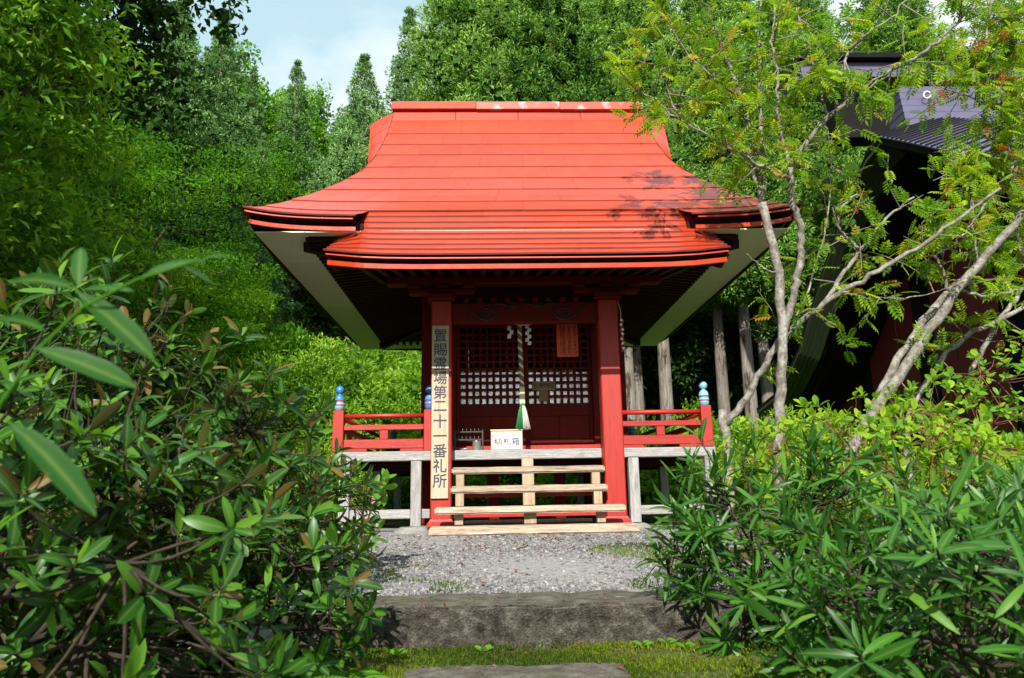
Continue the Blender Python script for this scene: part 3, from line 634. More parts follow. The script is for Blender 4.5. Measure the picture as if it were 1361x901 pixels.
# doors
def door(x0, x1, y):
    d = ob('door', None, SH, ((x0 + x1) / 2, y, .93))
    z0, z1 = .93, 2.38
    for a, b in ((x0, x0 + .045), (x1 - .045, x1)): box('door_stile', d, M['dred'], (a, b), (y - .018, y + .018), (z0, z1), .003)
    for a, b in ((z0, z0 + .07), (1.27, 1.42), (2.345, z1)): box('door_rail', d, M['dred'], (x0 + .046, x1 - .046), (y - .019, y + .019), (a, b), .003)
    w = (x1 - x0 - .092) / 2
    for k in range(2): box('door_panel', d, M['dred'], (x0 + .046 + k * w, x0 + .043 + (k + 1) * w), (y - .006, y + .006), (z0 + .071, 1.269), .003)
    nx = 9; p = (x1 - x0 - .09) / nx
    for i in range(1, nx): x = x0 + .045 + p * i; box('slat', d, M['dred'], (x - .016, x + .016), (y - .004, y + .012), (1.421, 2.344), .002)
    nz = 11; pz = (2.345 - 1.42) / nz
    for i in range(1, nz): z = 1.42 + pz * i; box('slat', d, M['dred'], (x0 + .046, x1 - .046), (y - .013, y + .003), (z - .016, z + .016), .002)
door(-.782, .03, .95); door(.032, .838, .985)
for x0, x1, y in ((-.73, -.02, .972), (.085, .79, 1.007)): box('added_mirror_panel', SH, M['mirror'], (x0, x1), (y, y + .004), (1.425, 1.80), 0)  # mirror sheets added behind the slats to throw back bright sky patches
# inside: dark floor & altar
box('inner_floor', SH, M['ddred'], (-1.0, 1.05), (1.05, 3.82), (.845, .86), 0)
# ------------------------------------------------------------------ foundation stones
def rock(name, loc, sx, sy, sz, seed, label):
    r = random.Random(seed); bm = bmesh.new(); bmesh.ops.create_icosphere(bm, subdivisions=3, radius=1)
    o3 = [r.uniform(0, 6) for _ in range(6)]
    for v in bm.verts:
        c = v.co; k = 1 + .12 * math.sin(c.x * 2.6 + o3[0]) + .1 * math.sin(c.y * 3.1 + o3[1]) + .06 * math.sin(c.z * 5 + c.x * 4 + o3[2])
        c = c * k; c.z = max(-.4, min(.62 + .05 * math.sin(c.x * 5), c.z)); v.co = Vector((c.x * sx, c.y * sy, c.z * sz))
    me = bpy.data.meshes.new(name); bm.to_mesh(me); bm.free(); me.materials.append(M['rock'])
    for p in me.polygons: p.use_smooth = True
    return tag(ob(name, me, None, loc), label, 'stone')
rock('foundation_stone', (-1.2, .16, .0), .24, .17, .1, 1, 'rounded grey stone under the left deck post beside the sign pillar')
rock('foundation_stone', (-1.9, .2, .0), .2, .17, .11, 2, 'rounded stone under the far left corner post of the deck')
rock('foundation_stone', (-.92, .02, -.035), .26, .22, .07, 3, 'flat stone under the pillar that carries the sign board')
rock('foundation_stone', (.93, .05, -.035), .27, .24, .07, 4, 'flat pale stone under the bare right pillar')
rock('foundation_stone', (1.17, .22, -.0), .14, .14, .09, 5, 'small stone under the deck post right of the steps')
rock('foundation_stone', (1.97, .22, -.0), .18, .15, .1, 6, 'stone under the right corner post of the deck')
# ------------------------------------------------------------------ wooden steps
ST = thing('wooden_steps', 'open pale wooden steps of four planks leading up to the deck', 'steps', (0, -.3, 0))
def plank(x, y, z, tilt=0):
    o = rough_block('tread', ST, M['tread'], x, y, z, nx=14, amp=.002); o.rotation_euler = (0, tilt, 0); return o
plank((-.785, .795), (-.06, .19), (.585, .652)); plank((-.79, .80), (-.155, .03), (.39, .462))
plank((-.93, .93), (-.42, -.205), (.195, .262)); plank((-.965, 1.0), (-.66, -.42), (.005, .088))
for x in (-.70, .70):
    for (z0, z1, y) in ((.463, .584, .0), (.263, .389, -.10), (.09, .194, -.28)): box('step_leg', ST, M['treadv'], (x - .042, x + .042), (y - .04, y + .06), (z0, z1), .004)
for (z0, z1, y, m_) in ((.653, .737, .06, 'treadv'), (.463, .584, .0, 'treadv'), (.263, .389, -.10, 'treadv'), (.09, .194, -.28, 'treadv')): box('step_leg', ST, M[m_], (-.06, .06), (y - .04, y + .05), (z0, z1), .004)
for z, y in ((.375, .10), (.18, -.06)): box('cross_board', ST, M['red'], (-.76, .77), (y, y + .03), (z - .03, z + .01), .003)
box('cross_board', ST, M['treadv'], (-.66, .66), (.05, .09), (.085, .115), .003)
for x in (-.35, .45): box('foot_block', ST, M['red'], (x - .06, x + .06), (-.6, -.45), (-.02, .004), .003)
# ------------------------------------------------------------------ lettering
TX = []
def text(body, size, loc, mat_, parent, name='lettering', rot=(math.pi / 2, 0, 0), depth=.0015, bold=0, sx=1):
    c = bpy.data.curves.new(name, 'FONT'); c.body = body; c.size = size; c.align_x = 'CENTER'; c.align_y = 'CENTER'; c.extrude = depth; c.offset = bold; c.resolution_u = 3
    c.materials.append(mat_); o = bpy.data.objects.new(name, c); o.rotation_euler = rot; o.scale = (sx, 1, 1); TX.append(o); return place(o, parent, loc)
SG = thing('sign_board', 'tall narrow wooden sign board with dark Japanese characters fixed to the left pillar', 'sign', (-.9, -.02, .35))
V = [(-.998, -.006, .345), (-.822, -.006, .345), (-.815, -.006, 2.152), (-.992, -.006, 2.152)]
poly('board', SG, M['sign'], [V[0], V[1], V[2], V[3]][::1], -.022)
sb = SG.children[-1] if SG.children else None
for i, ch in enumerate('置賜霊場第二十一番礼所'):
    z = 2.035 - i * .1525 + (.01 if ch in '二' else 0); text(ch, .15, (-.906 + .002 * (1 - i / 5), -.0295, z), M['ink'], sb, bold=.0012, sx=1.0)
# offertory box
BX = thing('offering_box', 'small white fronted wooden box with brush lettering on the deck edge', 'box', (-.2, .35, .84))
box('box_body', BX, M['boxwood'], (-.378, -.036), (.29, .47), (.842, 1.045), .004)
box('front_panel', BX, M['paper'], (-.368, -.046), (.283, .288), (.85, 1.012), .001)
box('lid', BX, M['boxwood'], (-.384, -.03), (.28, .48), (1.047, 1.062), .003)
for i, ch in enumerate('納札箱'): text(ch, .09, (-.30 + i * .095, .281, .925), M['ink'], BX.children[1], bold=.0006)
for i in range(3): text('奉納所'[i], .024, (-.366 + .01, .2815, .99 - i * .03), M['red'], BX.children[1])
# candle rack
RK = thing('candle_rack', 'black iron candle rack with two spiked rows standing on the deck', 'rack', (-.62, .5, .84))
for x in (-.78, -.47):
    for y in (.44, .56): box('rack_leg', RK, M['iron'], (x - .008, x + .008), (y - .008, y + .008), (.842, 1.075), .002)
for z, y in ((1.06, .56), (.965, .44)): box('rack_bar', RK, M['iron'], (-.77, -.48), (y - .01, y + .01), (z - .006, z + .012), .002)
for x in (-.78, -.47): box('rack_bar', RK, M['iron'], (x - .006, x + .006), (.45, .55), (.97, .982), .002)
for z, y in ((1.072, .56), (.977, .44)):
    for i in range(6): tube('spike', RK, M['steel'], [(-.74 + i * .045, y, z), (-.74 + i * .045, y, z + .03)], [.003, .001], 5)
CU = tag(lathe('metal_cup', None, M['steel'], [(0, 0), (.045, 0), (.047, .005), (.046, .1), (.049, .104), (.044, .104), (.042, .01), (0, .01)], (-.535, .36, .841), 24), 'small brushed metal cylinder in front of the candle rack', 'cup')
TR = tag(lathe('metal_dish', None, M['steel'], [(0, 0), (.04, 0), (.055, .02), (.06, .026), (.052, .024), (.038, .006), (0, .006)], (-.66, .37, .841), 24), 'shallow metal dish left of the metal cylinder on the deck', 'dish')
# poster, plaque
PO = thing('orange_notice', 'orange red paper notice with rows of dark writing before the lattice door', 'notice', (.51, .52, 1.9))
box('sheet', PO, M['orange'], (.388, .632), (.5, .504), (1.895, 2.34), .0)
ps = PO.children[0]
for col, (x, s_, body) in enumerate(((.60, .03, '心願成就の祈願所也'), (.53, .045, 'おんまか口十やそわか'), (.47, .034, 'なむ観世音菩薩祈願所'), (.435, .027, '巡礼の皆様へお願いです'))):
    n = len(body)
    for i, ch in enumerate(body): text(ch, s_, (x, .4985, 2.30 - (i + .5) * .38 / n), M['ink'], ps)
for x in (.41, .61): tube('notice_string', PO, M['white_cord'], [(x, .502, 2.34), (x, .3, 2.42)], .002, 4)
PL = thing('wooden_plaque', 'small old wooden name plaque across the lower lattice of the right door', 'plaque', (.26, .93, 1.6))
box('board', PL, M['plaque'], (.125, .40), (.952, .966), (1.575, 1.685), .004); 
for i, ch in enumerate('お賽銭口'): text(ch, .06, (.17 + i * .06, .9505, 1.63), M['ink'], PL.children[0])
box('slot_panel', PL, M['plaque'], (.20, .31), (.955, .967), (1.445, 1.574), .003)
# bell rope
RP = thing('bell_rope', 'twisted green white and red bell rope with a green and white tassel', 'bell rope', (-.045, .32, 2.2))
for k, mt in enumerate(('green_cord', 'white_cord', 'red_cord')):
    P = []
    for t in np.linspace(0, 1, 60): a = t * 2 * math.pi * 9 + k * 2.094; z = 2.36 - t * .83; P.append((-.05 + .014 * math.cos(a) + .02 * t, .32 + .014 * math.sin(a), z))
    tube('strand', RP, M[mt], P, .0145, 6)
box('rope_grip', RP, M['boxwood'], (-.058, .0), (.295, .345), (1.335, 1.53), .006)
for half, mt, sg in ((0, 'green_cord', -1), (1, 'white_cord', 1)):
    parts = []
    for i in range(60):
        a = random.uniform(-.5, .5) * math.pi; r = random.uniform(.3, 1) ** .5; dx = sg * abs(math.cos(a)) * r; dy = math.sin(a) * r
        parts.append(tube_arrays([(-.029 + dx * .02, .32 + dy * .02, 1.335), (-.029 + dx * .045, .32 + dy * .04, 1.26), (-.029 + dx * .085 + random.uniform(-.004, .004), .32 + dy * .07, 1.07 + random.uniform(-.012, .012))], [.004, .005, .005], 4))
    V, Q, T = join(parts); loc = np.array((-.029, .32, 1.335)); ob('tassel', npmesh('tassel', V - loc, Q, T, M[mt], True), RP, loc)
lathe('tassel_collar', RP, M['green_cord'], [(.0, .04), (.022, .04), (.03, .02), (.03, 0), (.024, -.01), (0, -.01)], (-.029, .32, 1.325), 16)
# shide papers
def shide(x, y, z, n, label, h=.055):
    parts = []; 
    for i in range(n):
        x0 = x + (.012 if i % 2 else -.012) ; z0 = z - i * h * .85
        V = np.array([(x0 - .02, y, z0), (x0 + .02, y + .006, z0), (x0 + .014, y - .012, z0 - h), (x0 - .026, y - .014, z0 - h)], float); V = np.concatenate([V, V + (0, .0015, 0)])
        Q = np.array([(0, 1, 2, 3), (7, 6, 5, 4), (0, 4, 5, 1), (1, 5, 6, 2), (2, 6, 7, 3), (3, 7, 4, 0)]); parts.append((V, Q, []))
    V, Q, T = join(parts); loc = np.array((x, y, z)); return tag(ob('paper_streamer', npmesh('paper', V - loc, Q, None, M['paper']), None, loc), label, 'paper streamer')
shide(-.145, .3, 2.22, 3, 'short white zigzag paper streamer left of the bell rope')
shide(.055, .3, 2.23, 6, 'long white zigzag paper streamer right of the bell rope', .045)
SHI = tube('straw_rope', None, M['boxwood'], [(-.5, .3, 2.32), (-.2, .3, 2.25), (.0, .3, 2.235), (.3, .3, 2.26), (.6, .3, 2.33)], [.008, .012, .014, .012, .008], 8); tag(SHI, 'thin straw rope strung behind the lintel above the paper streamers', 'rope')
OR = thing('ornament_string', 'string of folded red and white charms hanging at the right pillar', 'ornament', (1.05, .1, 2.35))
tube('string', OR, M['white_cord'], [(1.02, .0, 2.42), (1.045, -.01, 2.3), (1.05, -.01, 1.86)], .003, 5)
for i in range(14): 
    z = 2.2 - i * .026; x = 1.05 + .008 * math.sin(i * 2.2)
    o = box('charm', OR, M['red_cord'] if i % 2 else M['paper'], (x - .014, x + .014), (-.02, .004), (z - .011, z + .011), .003, rot=(.3, i * .7, i)) 
# ------------------------------------------------------------------ hall on the right
HL = thing('temple_hall', 'large dark temple hall with purple grey metal roof and red walls', 'hall', (8, 5, 0))
XV, XW = 6.0, 7.6
vp = [at(*p, X=XV) for p in ((1170, 190), (1150, 215), (1122, 280), (1092, 370), (1062, 468), (1035, 525), (1006, 548))]
vq = [at(*p, X=XV) for p in ((1172, 190), (1210, 198), (1260, 210), (1340, 233), (1420, 262))]
def hall_strip(name, line, x0, x1, dz0, dz1, mt):
    V = []
    for p in line: V += [(x0, p.y, p.z + dz1), (x1, p.y, p.z + dz1), (x1, p.y, p.z + dz0), (x0, p.y, p.z + dz0)]
    Q = [(i * 4 + k, i * 4 + (k + 1) % 4, i * 4 + 4 + (k + 1) % 4, i * 4 + 4 + k) for i in range(len(line) - 1) for k in range(4)]
    Q += [(0, 1, 2, 3), tuple(len(V) - 1 - k for k in range(4))]
    V = np.array(V); return ob(name, npmesh(name, V - V[0], Q, None, mt), HL, V[0])
for line in (vp, vq):
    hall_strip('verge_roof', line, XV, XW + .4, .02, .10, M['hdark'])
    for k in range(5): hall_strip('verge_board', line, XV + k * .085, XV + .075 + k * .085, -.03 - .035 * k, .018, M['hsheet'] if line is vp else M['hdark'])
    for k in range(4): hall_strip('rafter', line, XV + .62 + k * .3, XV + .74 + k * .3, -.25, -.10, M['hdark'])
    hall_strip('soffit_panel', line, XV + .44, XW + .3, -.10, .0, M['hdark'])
# purple side slope with standing seams above the verge
ln = [vp[1], vp[0]] + vq[1:]
top = [Vector((8.2, p.y + 1.6, p.z + 1.35)) for p in ln]
ln2 = [Vector((XV - .02, p.y, p.z + .12)) for p in ln]
def lerp_line(line, t):
    k = t * (len(line) - 1); i = min(int(k), len(line) - 2); return line[i].lerp(line[i + 1], k - i)
n = 34
for i in range(n):
    a0, a1, b0, b1 = lerp_line(ln2, i / n), lerp_line(ln2, (i + 1) / n - .002), lerp_line(top, (i + 1) / n - .002), lerp_line(top, i / n)
    poly('roof_sheet', HL, M['purple'], [a0, a1, b1.lerp(b0, 1), b1], .02)
    bar('seam', HL, M['hdark'], a0 + Vector((0, 0, .012)), b1 + Vector((0, 0, .012)), .02, .03, 0)
hb = at(1205, 166, Y=4.4); X0, X1 = hb.x, hb.x + 4.5; Z0, Z1 = at(1205, 166, Y=4.4).z, at(1205, 110, Y=4.4).z
for i in range(6):
    za, zb = Z0 + (Z1 - Z0) * i / 6, Z0 + (Z1 - Z0) * (i + 1) / 6
    box('gable_sheet', HL, M['purple'], (X0, X1), (4.4 + .02 * i, 4.9 + .02 * i), (za, zb - .012), .004)
    box('gable_seam', HL, M['hdark'], (X0 + .01, X1), (4.43 + .02 * i, 4.9), (zb - .012, zb), 0)
ra, rb, rc = at(1066, 96, Y=5.6), at(1212, 96, Y=5.6), at(1212, 74, Y=5.6)
for i in range(3): box('ridge_sheet', HL, M['purple'], (ra.x, rb.x + 3.6), (5.6 + .03 * i, 6.6), (ra.z + (rc.z - ra.z) * i / 3 - .1, ra.z + (rc.z - ra.z) * (i + 1) / 3 - .115), .006)
box('ridge_top', HL, M['hdark'], (ra.x - .1, rb.x + 3.7), (5.5, 6.7), (rc.z - .1, rc.z + .02), .01)
dk = at(1112, 165, Y=8.4); dk2 = at(1215, 90, Y=8.4)
box('gable_recess', HL, M['hdark'], (dk.x, dk2.x + 1.5), (8.4, 8.9), (dk.z - .35, dk2.z), .01)  # near-black slab: the roof overhang's shade is put into its colour
tube('ring_ornament', HL, M['paper'], [at(1232 + 4.5 * math.cos(a), 126 + 4.5 * math.sin(a), Y=4.37) for a in np.linspace(0, 2 * math.pi, 17)], .012, 6)
# walls
wl_pts = [Vector((XW, p.y, p.z - .15)) for p in reversed(vp)] + [Vector((XW, p.y, p.z - .15)) for p in vq[1:]]
yb_, ya_ = wl_pts[0].y - .9, wl_pts[-1].y
body = [p for p in wl_pts if p.y < yb_]
n = 16
for i in range(n):
    y0, y1 = ya_ + (yb_ - ya_) * i / n, ya_ + (yb_ - ya_) * (i + 1) / n - .012
    zl = sorted([(p.y, p.z) for p in wl_pts]); zz = lambda y: float(np.interp(y, [q[0] for q in zl], [q[1] for q in zl]))
    poly('wall_panel', HL, M['hred'] if i % 4 != 1 else M['hdark'], [(XW, y0, 0), (XW, y0, zz(y0)), (XW, y1, zz(y1)), (XW, y1, 0)], -.1)
for y in (1.2, 3.6, 6.0, yb_): 
    box('hall_post', HL, M['hred'], (XW - .12, XW + .06), (y - .12, y + .12), (0, min(4.6, zz(y) - .02)), .01)
for z in (1.2, 3.0): box('hall_beam', HL, M['hred'], (XW - .08, XW), (ya_ + .2, yb_), (z, z + .22), .008)
for k in range(12): box('window_slat', HL, M['hdark'], (XW - .05, XW - .015), (2.0 + k * .12, 2.05 + k * .12), (1.45, 2.9), .003)
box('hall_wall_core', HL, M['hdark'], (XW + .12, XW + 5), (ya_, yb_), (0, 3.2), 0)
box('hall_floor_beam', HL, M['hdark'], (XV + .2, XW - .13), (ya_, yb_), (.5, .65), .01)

# ------------------------------------------------------------------ foliage generators
def diamonds(P, D, Nn, Ln, Wd, fold=.18, droop=.12):
    """leaf quads: base, left, tip, right"""
    D = nrm(D); X = nrm(np.cross(D, Nn)); Z = np.cross(X, D)
    Ln, Wd = Ln[:, None], Wd[:, None]
    b = P; l = P + D * Ln * .45 - X * Wd * .5 + Z * Ln * fold * .5; t = P + D * Ln - Z * Ln * droop; r = P + D * Ln * .45 + X * Wd * .5 + Z * Ln * fold * .5
    V = np.stack([b, l, t, r], 1).reshape(-1, 3); Q = np.arange(len(P) * 4).reshape(-1, 4); return V, Q
def rdir(n): return nrm(rng.normal(size=(n, 3)))
def leafmesh(name, P, D, Nn, Ln, Wd, mt, tint, **k):
    V, Q = diamonds(P, D, Nn, Ln, Wd, **k); return npmesh(name, V, Q, None, mt, False, {'tint': np.repeat(np.clip(tint, 0, 1), 4)})
def puffs(cent, outd, nper, rad, ln, wd, up=.25, spread=.9, tvar=.25):
    n = len(cent); c = np.repeat(cent, nper, 0); o = np.repeat(outd, nper, 0); k = len(c)
    rd = rdir(k); dr = nrm(o * .55 + rd * spread + np.array((0, 0, up)))
    rr = np.repeat(np.broadcast_to(rad, (n,)), nper)
    P = c + rd * (rr * rng.uniform(.3, 1, k) ** .4)[:, None] * (1, 1, .8)
    D = nrm(rd * .45 + dr * .35 + rdir(k) * .55); t = np.repeat(rng.uniform(.2, .7, n), nper) + rd[:, 2] * .25 + rng.uniform(-.15, .15, k)  # tint paints each clump with a lit top and darker underside
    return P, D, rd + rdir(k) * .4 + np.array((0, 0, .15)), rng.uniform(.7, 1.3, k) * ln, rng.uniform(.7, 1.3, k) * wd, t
CUBE = nrm(np.array([(-1, -1, -1), (1, -1, -1), (1, 1, -1), (-1, 1, -1), (-1, -1, 1), (1, -1, 1), (1, 1, 1), (-1, 1, 1)], float))
CUBEF = np.array([(0, 3, 2, 1), (4, 5, 6, 7), (0, 1, 5, 4), (1, 2, 6, 5), (2, 3, 7, 6), (3, 0, 4, 7)])
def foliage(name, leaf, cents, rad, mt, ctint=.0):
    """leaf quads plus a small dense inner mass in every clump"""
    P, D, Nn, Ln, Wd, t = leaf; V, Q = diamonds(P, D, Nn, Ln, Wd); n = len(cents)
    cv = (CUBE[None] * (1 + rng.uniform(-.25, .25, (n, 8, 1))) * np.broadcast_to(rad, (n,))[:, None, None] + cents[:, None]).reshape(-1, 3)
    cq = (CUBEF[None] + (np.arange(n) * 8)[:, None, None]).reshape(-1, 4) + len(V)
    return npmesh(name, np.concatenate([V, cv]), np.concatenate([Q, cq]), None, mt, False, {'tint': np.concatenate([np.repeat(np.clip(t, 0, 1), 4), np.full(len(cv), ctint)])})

def cedar_meshes(seed, h, base, Rm, nclump, nper, mt, puff=.34, ln=.24, wd=.045, power=.75):
    global rng; rng = np.random.default_rng(seed)
    nb = nclump; cents, outs, pr = [], [], []
    for i in range(nb):
        t = (i + rng.uniform()) / nb; t = t ** 1.2; z = base + (h - base) * t
        r = Rm * (1 - t) ** power * rng.uniform(.7, 1.1) * min(1, .6 + t * 4); a = i * 2.39996 + rng.uniform(-.5, .5)
        for q in ((.45, .62, .8, 1.0) if r > 1 else (.6, 1.0) if r > .4 else (.9,)):
            w = rng.normal(0, .16 * r * q + .05); ca, sa = math.cos(a), math.sin(a)
            cents.append((ca * r * q - sa * w, sa * r * q + ca * w, z - .3 * r * q + .2 * r * q * q + rng.normal(0, .08))); outs.append((ca, sa, .35)); pr.append(puff * rng.uniform(.7, 1.25) * (.35 + .65 * min(1, 2.2 * (1 - t))))
    cents = np.array(cents); outs = nrm(np.array(outs)); pr = np.array(pr)
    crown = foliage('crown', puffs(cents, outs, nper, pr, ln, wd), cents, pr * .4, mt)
    r0 = h * .0085 + .04
    V, Q, T = tube_arrays([(0, 0, -.6), (0, 0, 0), (.02, .01, h * .3), (.0, .03, h * .7), (0, 0, h - .1)], [r0 * 1.25, r0 * 1.1, r0 * .85, r0 * .4, .02], 14, .04)
    trunk = npmesh('trunk', V, Q, T, M['bark'], True); return crown, trunk
def tree_inst(name, label, cat, meshes, x, y, s=1, rot=0, group=None, sz=None, names=('crown', 'trunk'), z=None):
    z = float(H(x, y)) if z is None else z
    t = thing(name, label, cat, (x, y, z), group); t.scale = (s, s, sz or s); t.rotation_euler = (0, 0, rot)
    for nm, me in zip(names, meshes):
        if me: o = bpy.data.objects.new(nm, me); C.objects.link(o); o.parent = t
    return t
big1 = cedar_meshes(1, 16, 4.6, 2.5, 230, 100, M['cedar'], puff=.36, ln=.15, wd=.036)
big2 = cedar_meshes(2, 17, 3.4, 2.9, 290, 110, M['cedar'], puff=.41, ln=.16, wd=.036)
con1 = cedar_meshes(3, 10, .8, 2.1, 210, 60, M['cedarb'], puff=.23, ln=.12, wd=.035, power=.95)
con2 = cedar_meshes(4, 10, .6, 2.7, 260, 60, M['cedarb'], puff=.26, ln=.13, wd=.037, power=.9)
GC = 'tall cedars of the wood behind the shrine'
for a in (
  (big2, -.9, 12.8, 1.0, 0, 'broad fluffy cedar rising straight above the left half of the ridge'),
  (big2, 1.6, 12.2, 1.02, 2, 'broad fluffy cedar rising above the middle of the ridge'),
  (big1, 3.6, 13.0, 1.0, 1, 'cedar whose bare trunk shows just right of the shrine body'),
  (big1, 4.1, 14.2, .98, 3.1, 'cedar with a shaded brown trunk, second from the right side of the shrine'),
  (big1, 4.62, 12.8, 1.03, 4.4, 'cedar with a pale knotty trunk under the right corner of the eaves'),
  (big1, 6.35, 13.1, .95, 5.2, 'cedar with a slim grey trunk above the right newel post'),
  (big1, 6.97, 12.6, 1.0, .6, 'cedar with a stout grey trunk midway between railing and rowan stems'),
  (big1, 7.75, 13.3, 1.0, 2.6, 'cedar with a white sunlit trunk beside the forked rowan stems'),
  (big2, 9.6, 13.5, 1.02, 1.1, 'cedar behind the far end of the temple hall verge'),
  (big2, .3, 17.5, 1.05, 3.3, 'cedar in the second row behind the ridge of the shrine'),
  (big2, 3.0, 18.0, 1.1, 4.0, 'cedar in the second row above the right end of the ridge'),
  (big2, 5.8, 18.5, 1.1, 5.0, 'cedar in the second row behind the rowan tops'),
  (big2, 8.6, 18.5, 1.1, .2, 'cedar in the second row left of the hall roof'),
  (big2, 11.8, 17.5, 1.1, 1.9, 'cedar towering behind the purple roof of the hall'),
  (big2, 15.0, 16.5, 1.1, 2.5, 'cedar at the right edge behind the hall'),
  (con2, -4.75, 15.8, 1.02, 0, 'blue green cone shaped cedar just left of the shrine ridge'),
  (con1, -3.3, 17.0, 1.28, 2, 'dark narrow cedar with a pointed top left of the big cedars'),
  (con2, -9.35, 11.5, .95, .7, 'nearer blue green cedar standing just left of the sky gap'),
  (con1, -8.5, 12.6, .98, 2.2, 'slimmer blue green cedar tucked against the nearer one at the sky gap'),
  (con1, -6.9, 12.0, .62, 2.9, 'low blue green cedar above the left roof corner'),
  (con1, -7.9, 18.5, .92, 1, 'slim pointed cedar standing alone against the sky gap'),
  (con2, -11.5, 16, 1.0, 3, 'blue green cedar at the left, tallest of the cone shaped ones'),
  (con1, -10.2, 16.6, .97, 4, 'blue green cedar right beside the tallest cone shaped one'),
  (con1, -9.3, 17.6, .82, 5, 'small cedar tip peeping between the left cedars and the cloud'),
): tree_inst('cedar_tree', a[5], 'tree', a[0], a[1], a[2], a[3], a[4], GC if a[0] in (big1, big2) else None)
# filler dark trees deep in the wood, all crowns low
def round_tree(seed, h, cz, Rx, Rz, ncl, nper, mt, ln=.1, wd=.06, puff=.4, flat=1, bark=None, trunk_top=None, r0=.14, base=None):
    global rng; rng = np.random.default_rng(seed)
    d = rdir(ncl); rr = rng.uniform(.45, 1, ncl) ** .5; lob = 1 + .22 * np.sin(d[:, 0] * 5 + seed) + .18 * np.sin(d[:, 1] * 6 + d[:, 2] * 4)
    c = d * (rr * lob)[:, None] * np.array((Rx, Rx, Rz)) + np.array((0, 0, cz))
    if base is not None: c = c[c[:, 2] > base]
    if flat < .2: c[:, 2] = np.round(c[:, 2] / .5 + .35 * np.sin(c[:, 0] * 1.3)) * .5 + .12 * rng.normal(size=len(c))
    o = nrm(c - np.array((0, 0, cz))); n = len(c)
    k = n * nper; cc = np.repeat(c, nper, 0); rd = rdir(k); rd[:, 2] *= flat
    P = cc + rd * puff * rng.uniform(.35, 1, (k, 1)) ** .6; D = nrm(rdir(k) + rd * .6 + np.array((0, 0, -.15)))
    t = np.repeat(rng.uniform(.2, .8, n), nper) + rng.uniform(-.22, .22, k)
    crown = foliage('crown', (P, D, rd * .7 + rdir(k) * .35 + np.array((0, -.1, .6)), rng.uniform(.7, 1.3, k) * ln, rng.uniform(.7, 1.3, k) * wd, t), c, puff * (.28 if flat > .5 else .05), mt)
    parts = [tube_arrays([(0, 0, -.5), (.03, 0, cz * .5), (-.02, .02, trunk_top or cz + Rz * .6)], [r0 * 1.2, r0 * .85, r0 * .3], 10, .08)]
    for i in range(0, n, max(1, n // 26)):
        e = c[i]; z0 = max(.3, e[2] - (abs(e[0]) + abs(e[1])) * .55); parts.append(tube_arrays([(0, 0, z0 * .8), tuple(e * np.array((.5, .5, 1)) - np.array((0, 0, .15))), tuple(e)], [r0 * .35, r0 * .2, .01], 6, .05))
    V, Q, T = join(parts); return crown, npmesh('trunk', V, Q, T, bark or M['dbark'], True)
hill = [round_tree(20 + i, 6, 3.6, 2.4, 2.4, 150, 130, M['broad'], ln=.14, wd=.09, puff=.5) for i in range(2)]
dk_t = round_tree(31, 8, 4.2, 2.6, 3.6, 330, 60, M['dark'], ln=.2, wd=.12, puff=.55)
hl = [(-6.6, 24, 1.1, 'rounded broadleaf tree on the skyline below the sky gap'), (-8.6, 26, 1.2, 'pale broadleaf tree on the skyline right of the slim cedar'), (-5.0, 22, 1.0, 'broadleaf tree on the slope left of the blue green cedar'),
      (-11, 27, 1.2, 'broadleaf tree behind the slim cedar on the slope'), (-8.5, 15, .9, 'broadleaf tree on the slope below the slim cedar'), (-6.3, 13.5, .8, 'broadleaf tree on the slope just off the left roof corner'),
      (-12.5, 21, 1.3, 'broadleaf tree between the left cedars'), (-14.5, 14.5, 1.3, 'broadleaf tree behind the dark left trunk')]
for i, (x, y, s, lb) in enumerate(hl): tree_inst('broadleaf_tree', lb, 'tree', hill[i % 2], x, y, s, i * 1.3)
fil = [(2.5, 16.2, 'deep in the wood right of the shrine body'), (5.5, 16.5, 'deep in the wood behind the slim grey trunk'), (8.4, 16, 'deep in the wood behind the white trunk'), (11.5, 14, 'behind the low end of the hall verge'), (-1.2, 16, 'behind the middle of the shrine'), (14.5, 13, 'behind the hall ridge')]
for i, (x, y, lb) in enumerate(fil): tree_inst('understorey_tree', 'dark bushy tree ' + lb, 'tree', dk_t, x, y, .85, i * 2.1)
# left side trees
mp1 = round_tree(41, 6, 4.0, 2.7, 2.1, 62, 700, M['maple'], ln=.08, wd=.036, puff=.95, flat=.07, r0=.1)
tree_inst('maple_tree', 'green maple with flat layered sprays left of the roof corner', 'tree', mp1, -6.4, 3.4, .86, .4)
tree_inst('maple_tree', 'green maple with flat layered sprays low on the left slope', 'tree', mp1, -6.9, 7.0, .62, 2.4)
dk1 = round_tree(43, 12, 8.2, 2.9, 3.4, 300, 90, M['dark'], ln=.17, wd=.11, puff=.55, r0=.2, base=5.0)
tree_inst('dark_tree', 'tall dark tree at the upper left with a thick brown trunk', 'tree', dk1, -9.3, 4.9, 1.0, 1)
tree_inst('dark_tree', 'tall dark tree filling the far upper left corner', 'tree', dk1, -11.4, 2.4, 1.05, 3)
wn = round_tree(44, 5, 3.5, 1.35, 1.9, 150, 90, M['broad'], ln=.115, wd=.045, puff=.42, flat=.4, r0=.06)
tree_inst('leafy_tree', 'near leafy tree with long narrow leaves at the left edge', 'tree', wn, -4.9, -1.9, 1.0, 0)
tree_inst('leafy_tree', 'second leafy tree lower at the left edge before the maple', 'tree', wn, -5.6, .6, .9, 2, z=-.5)
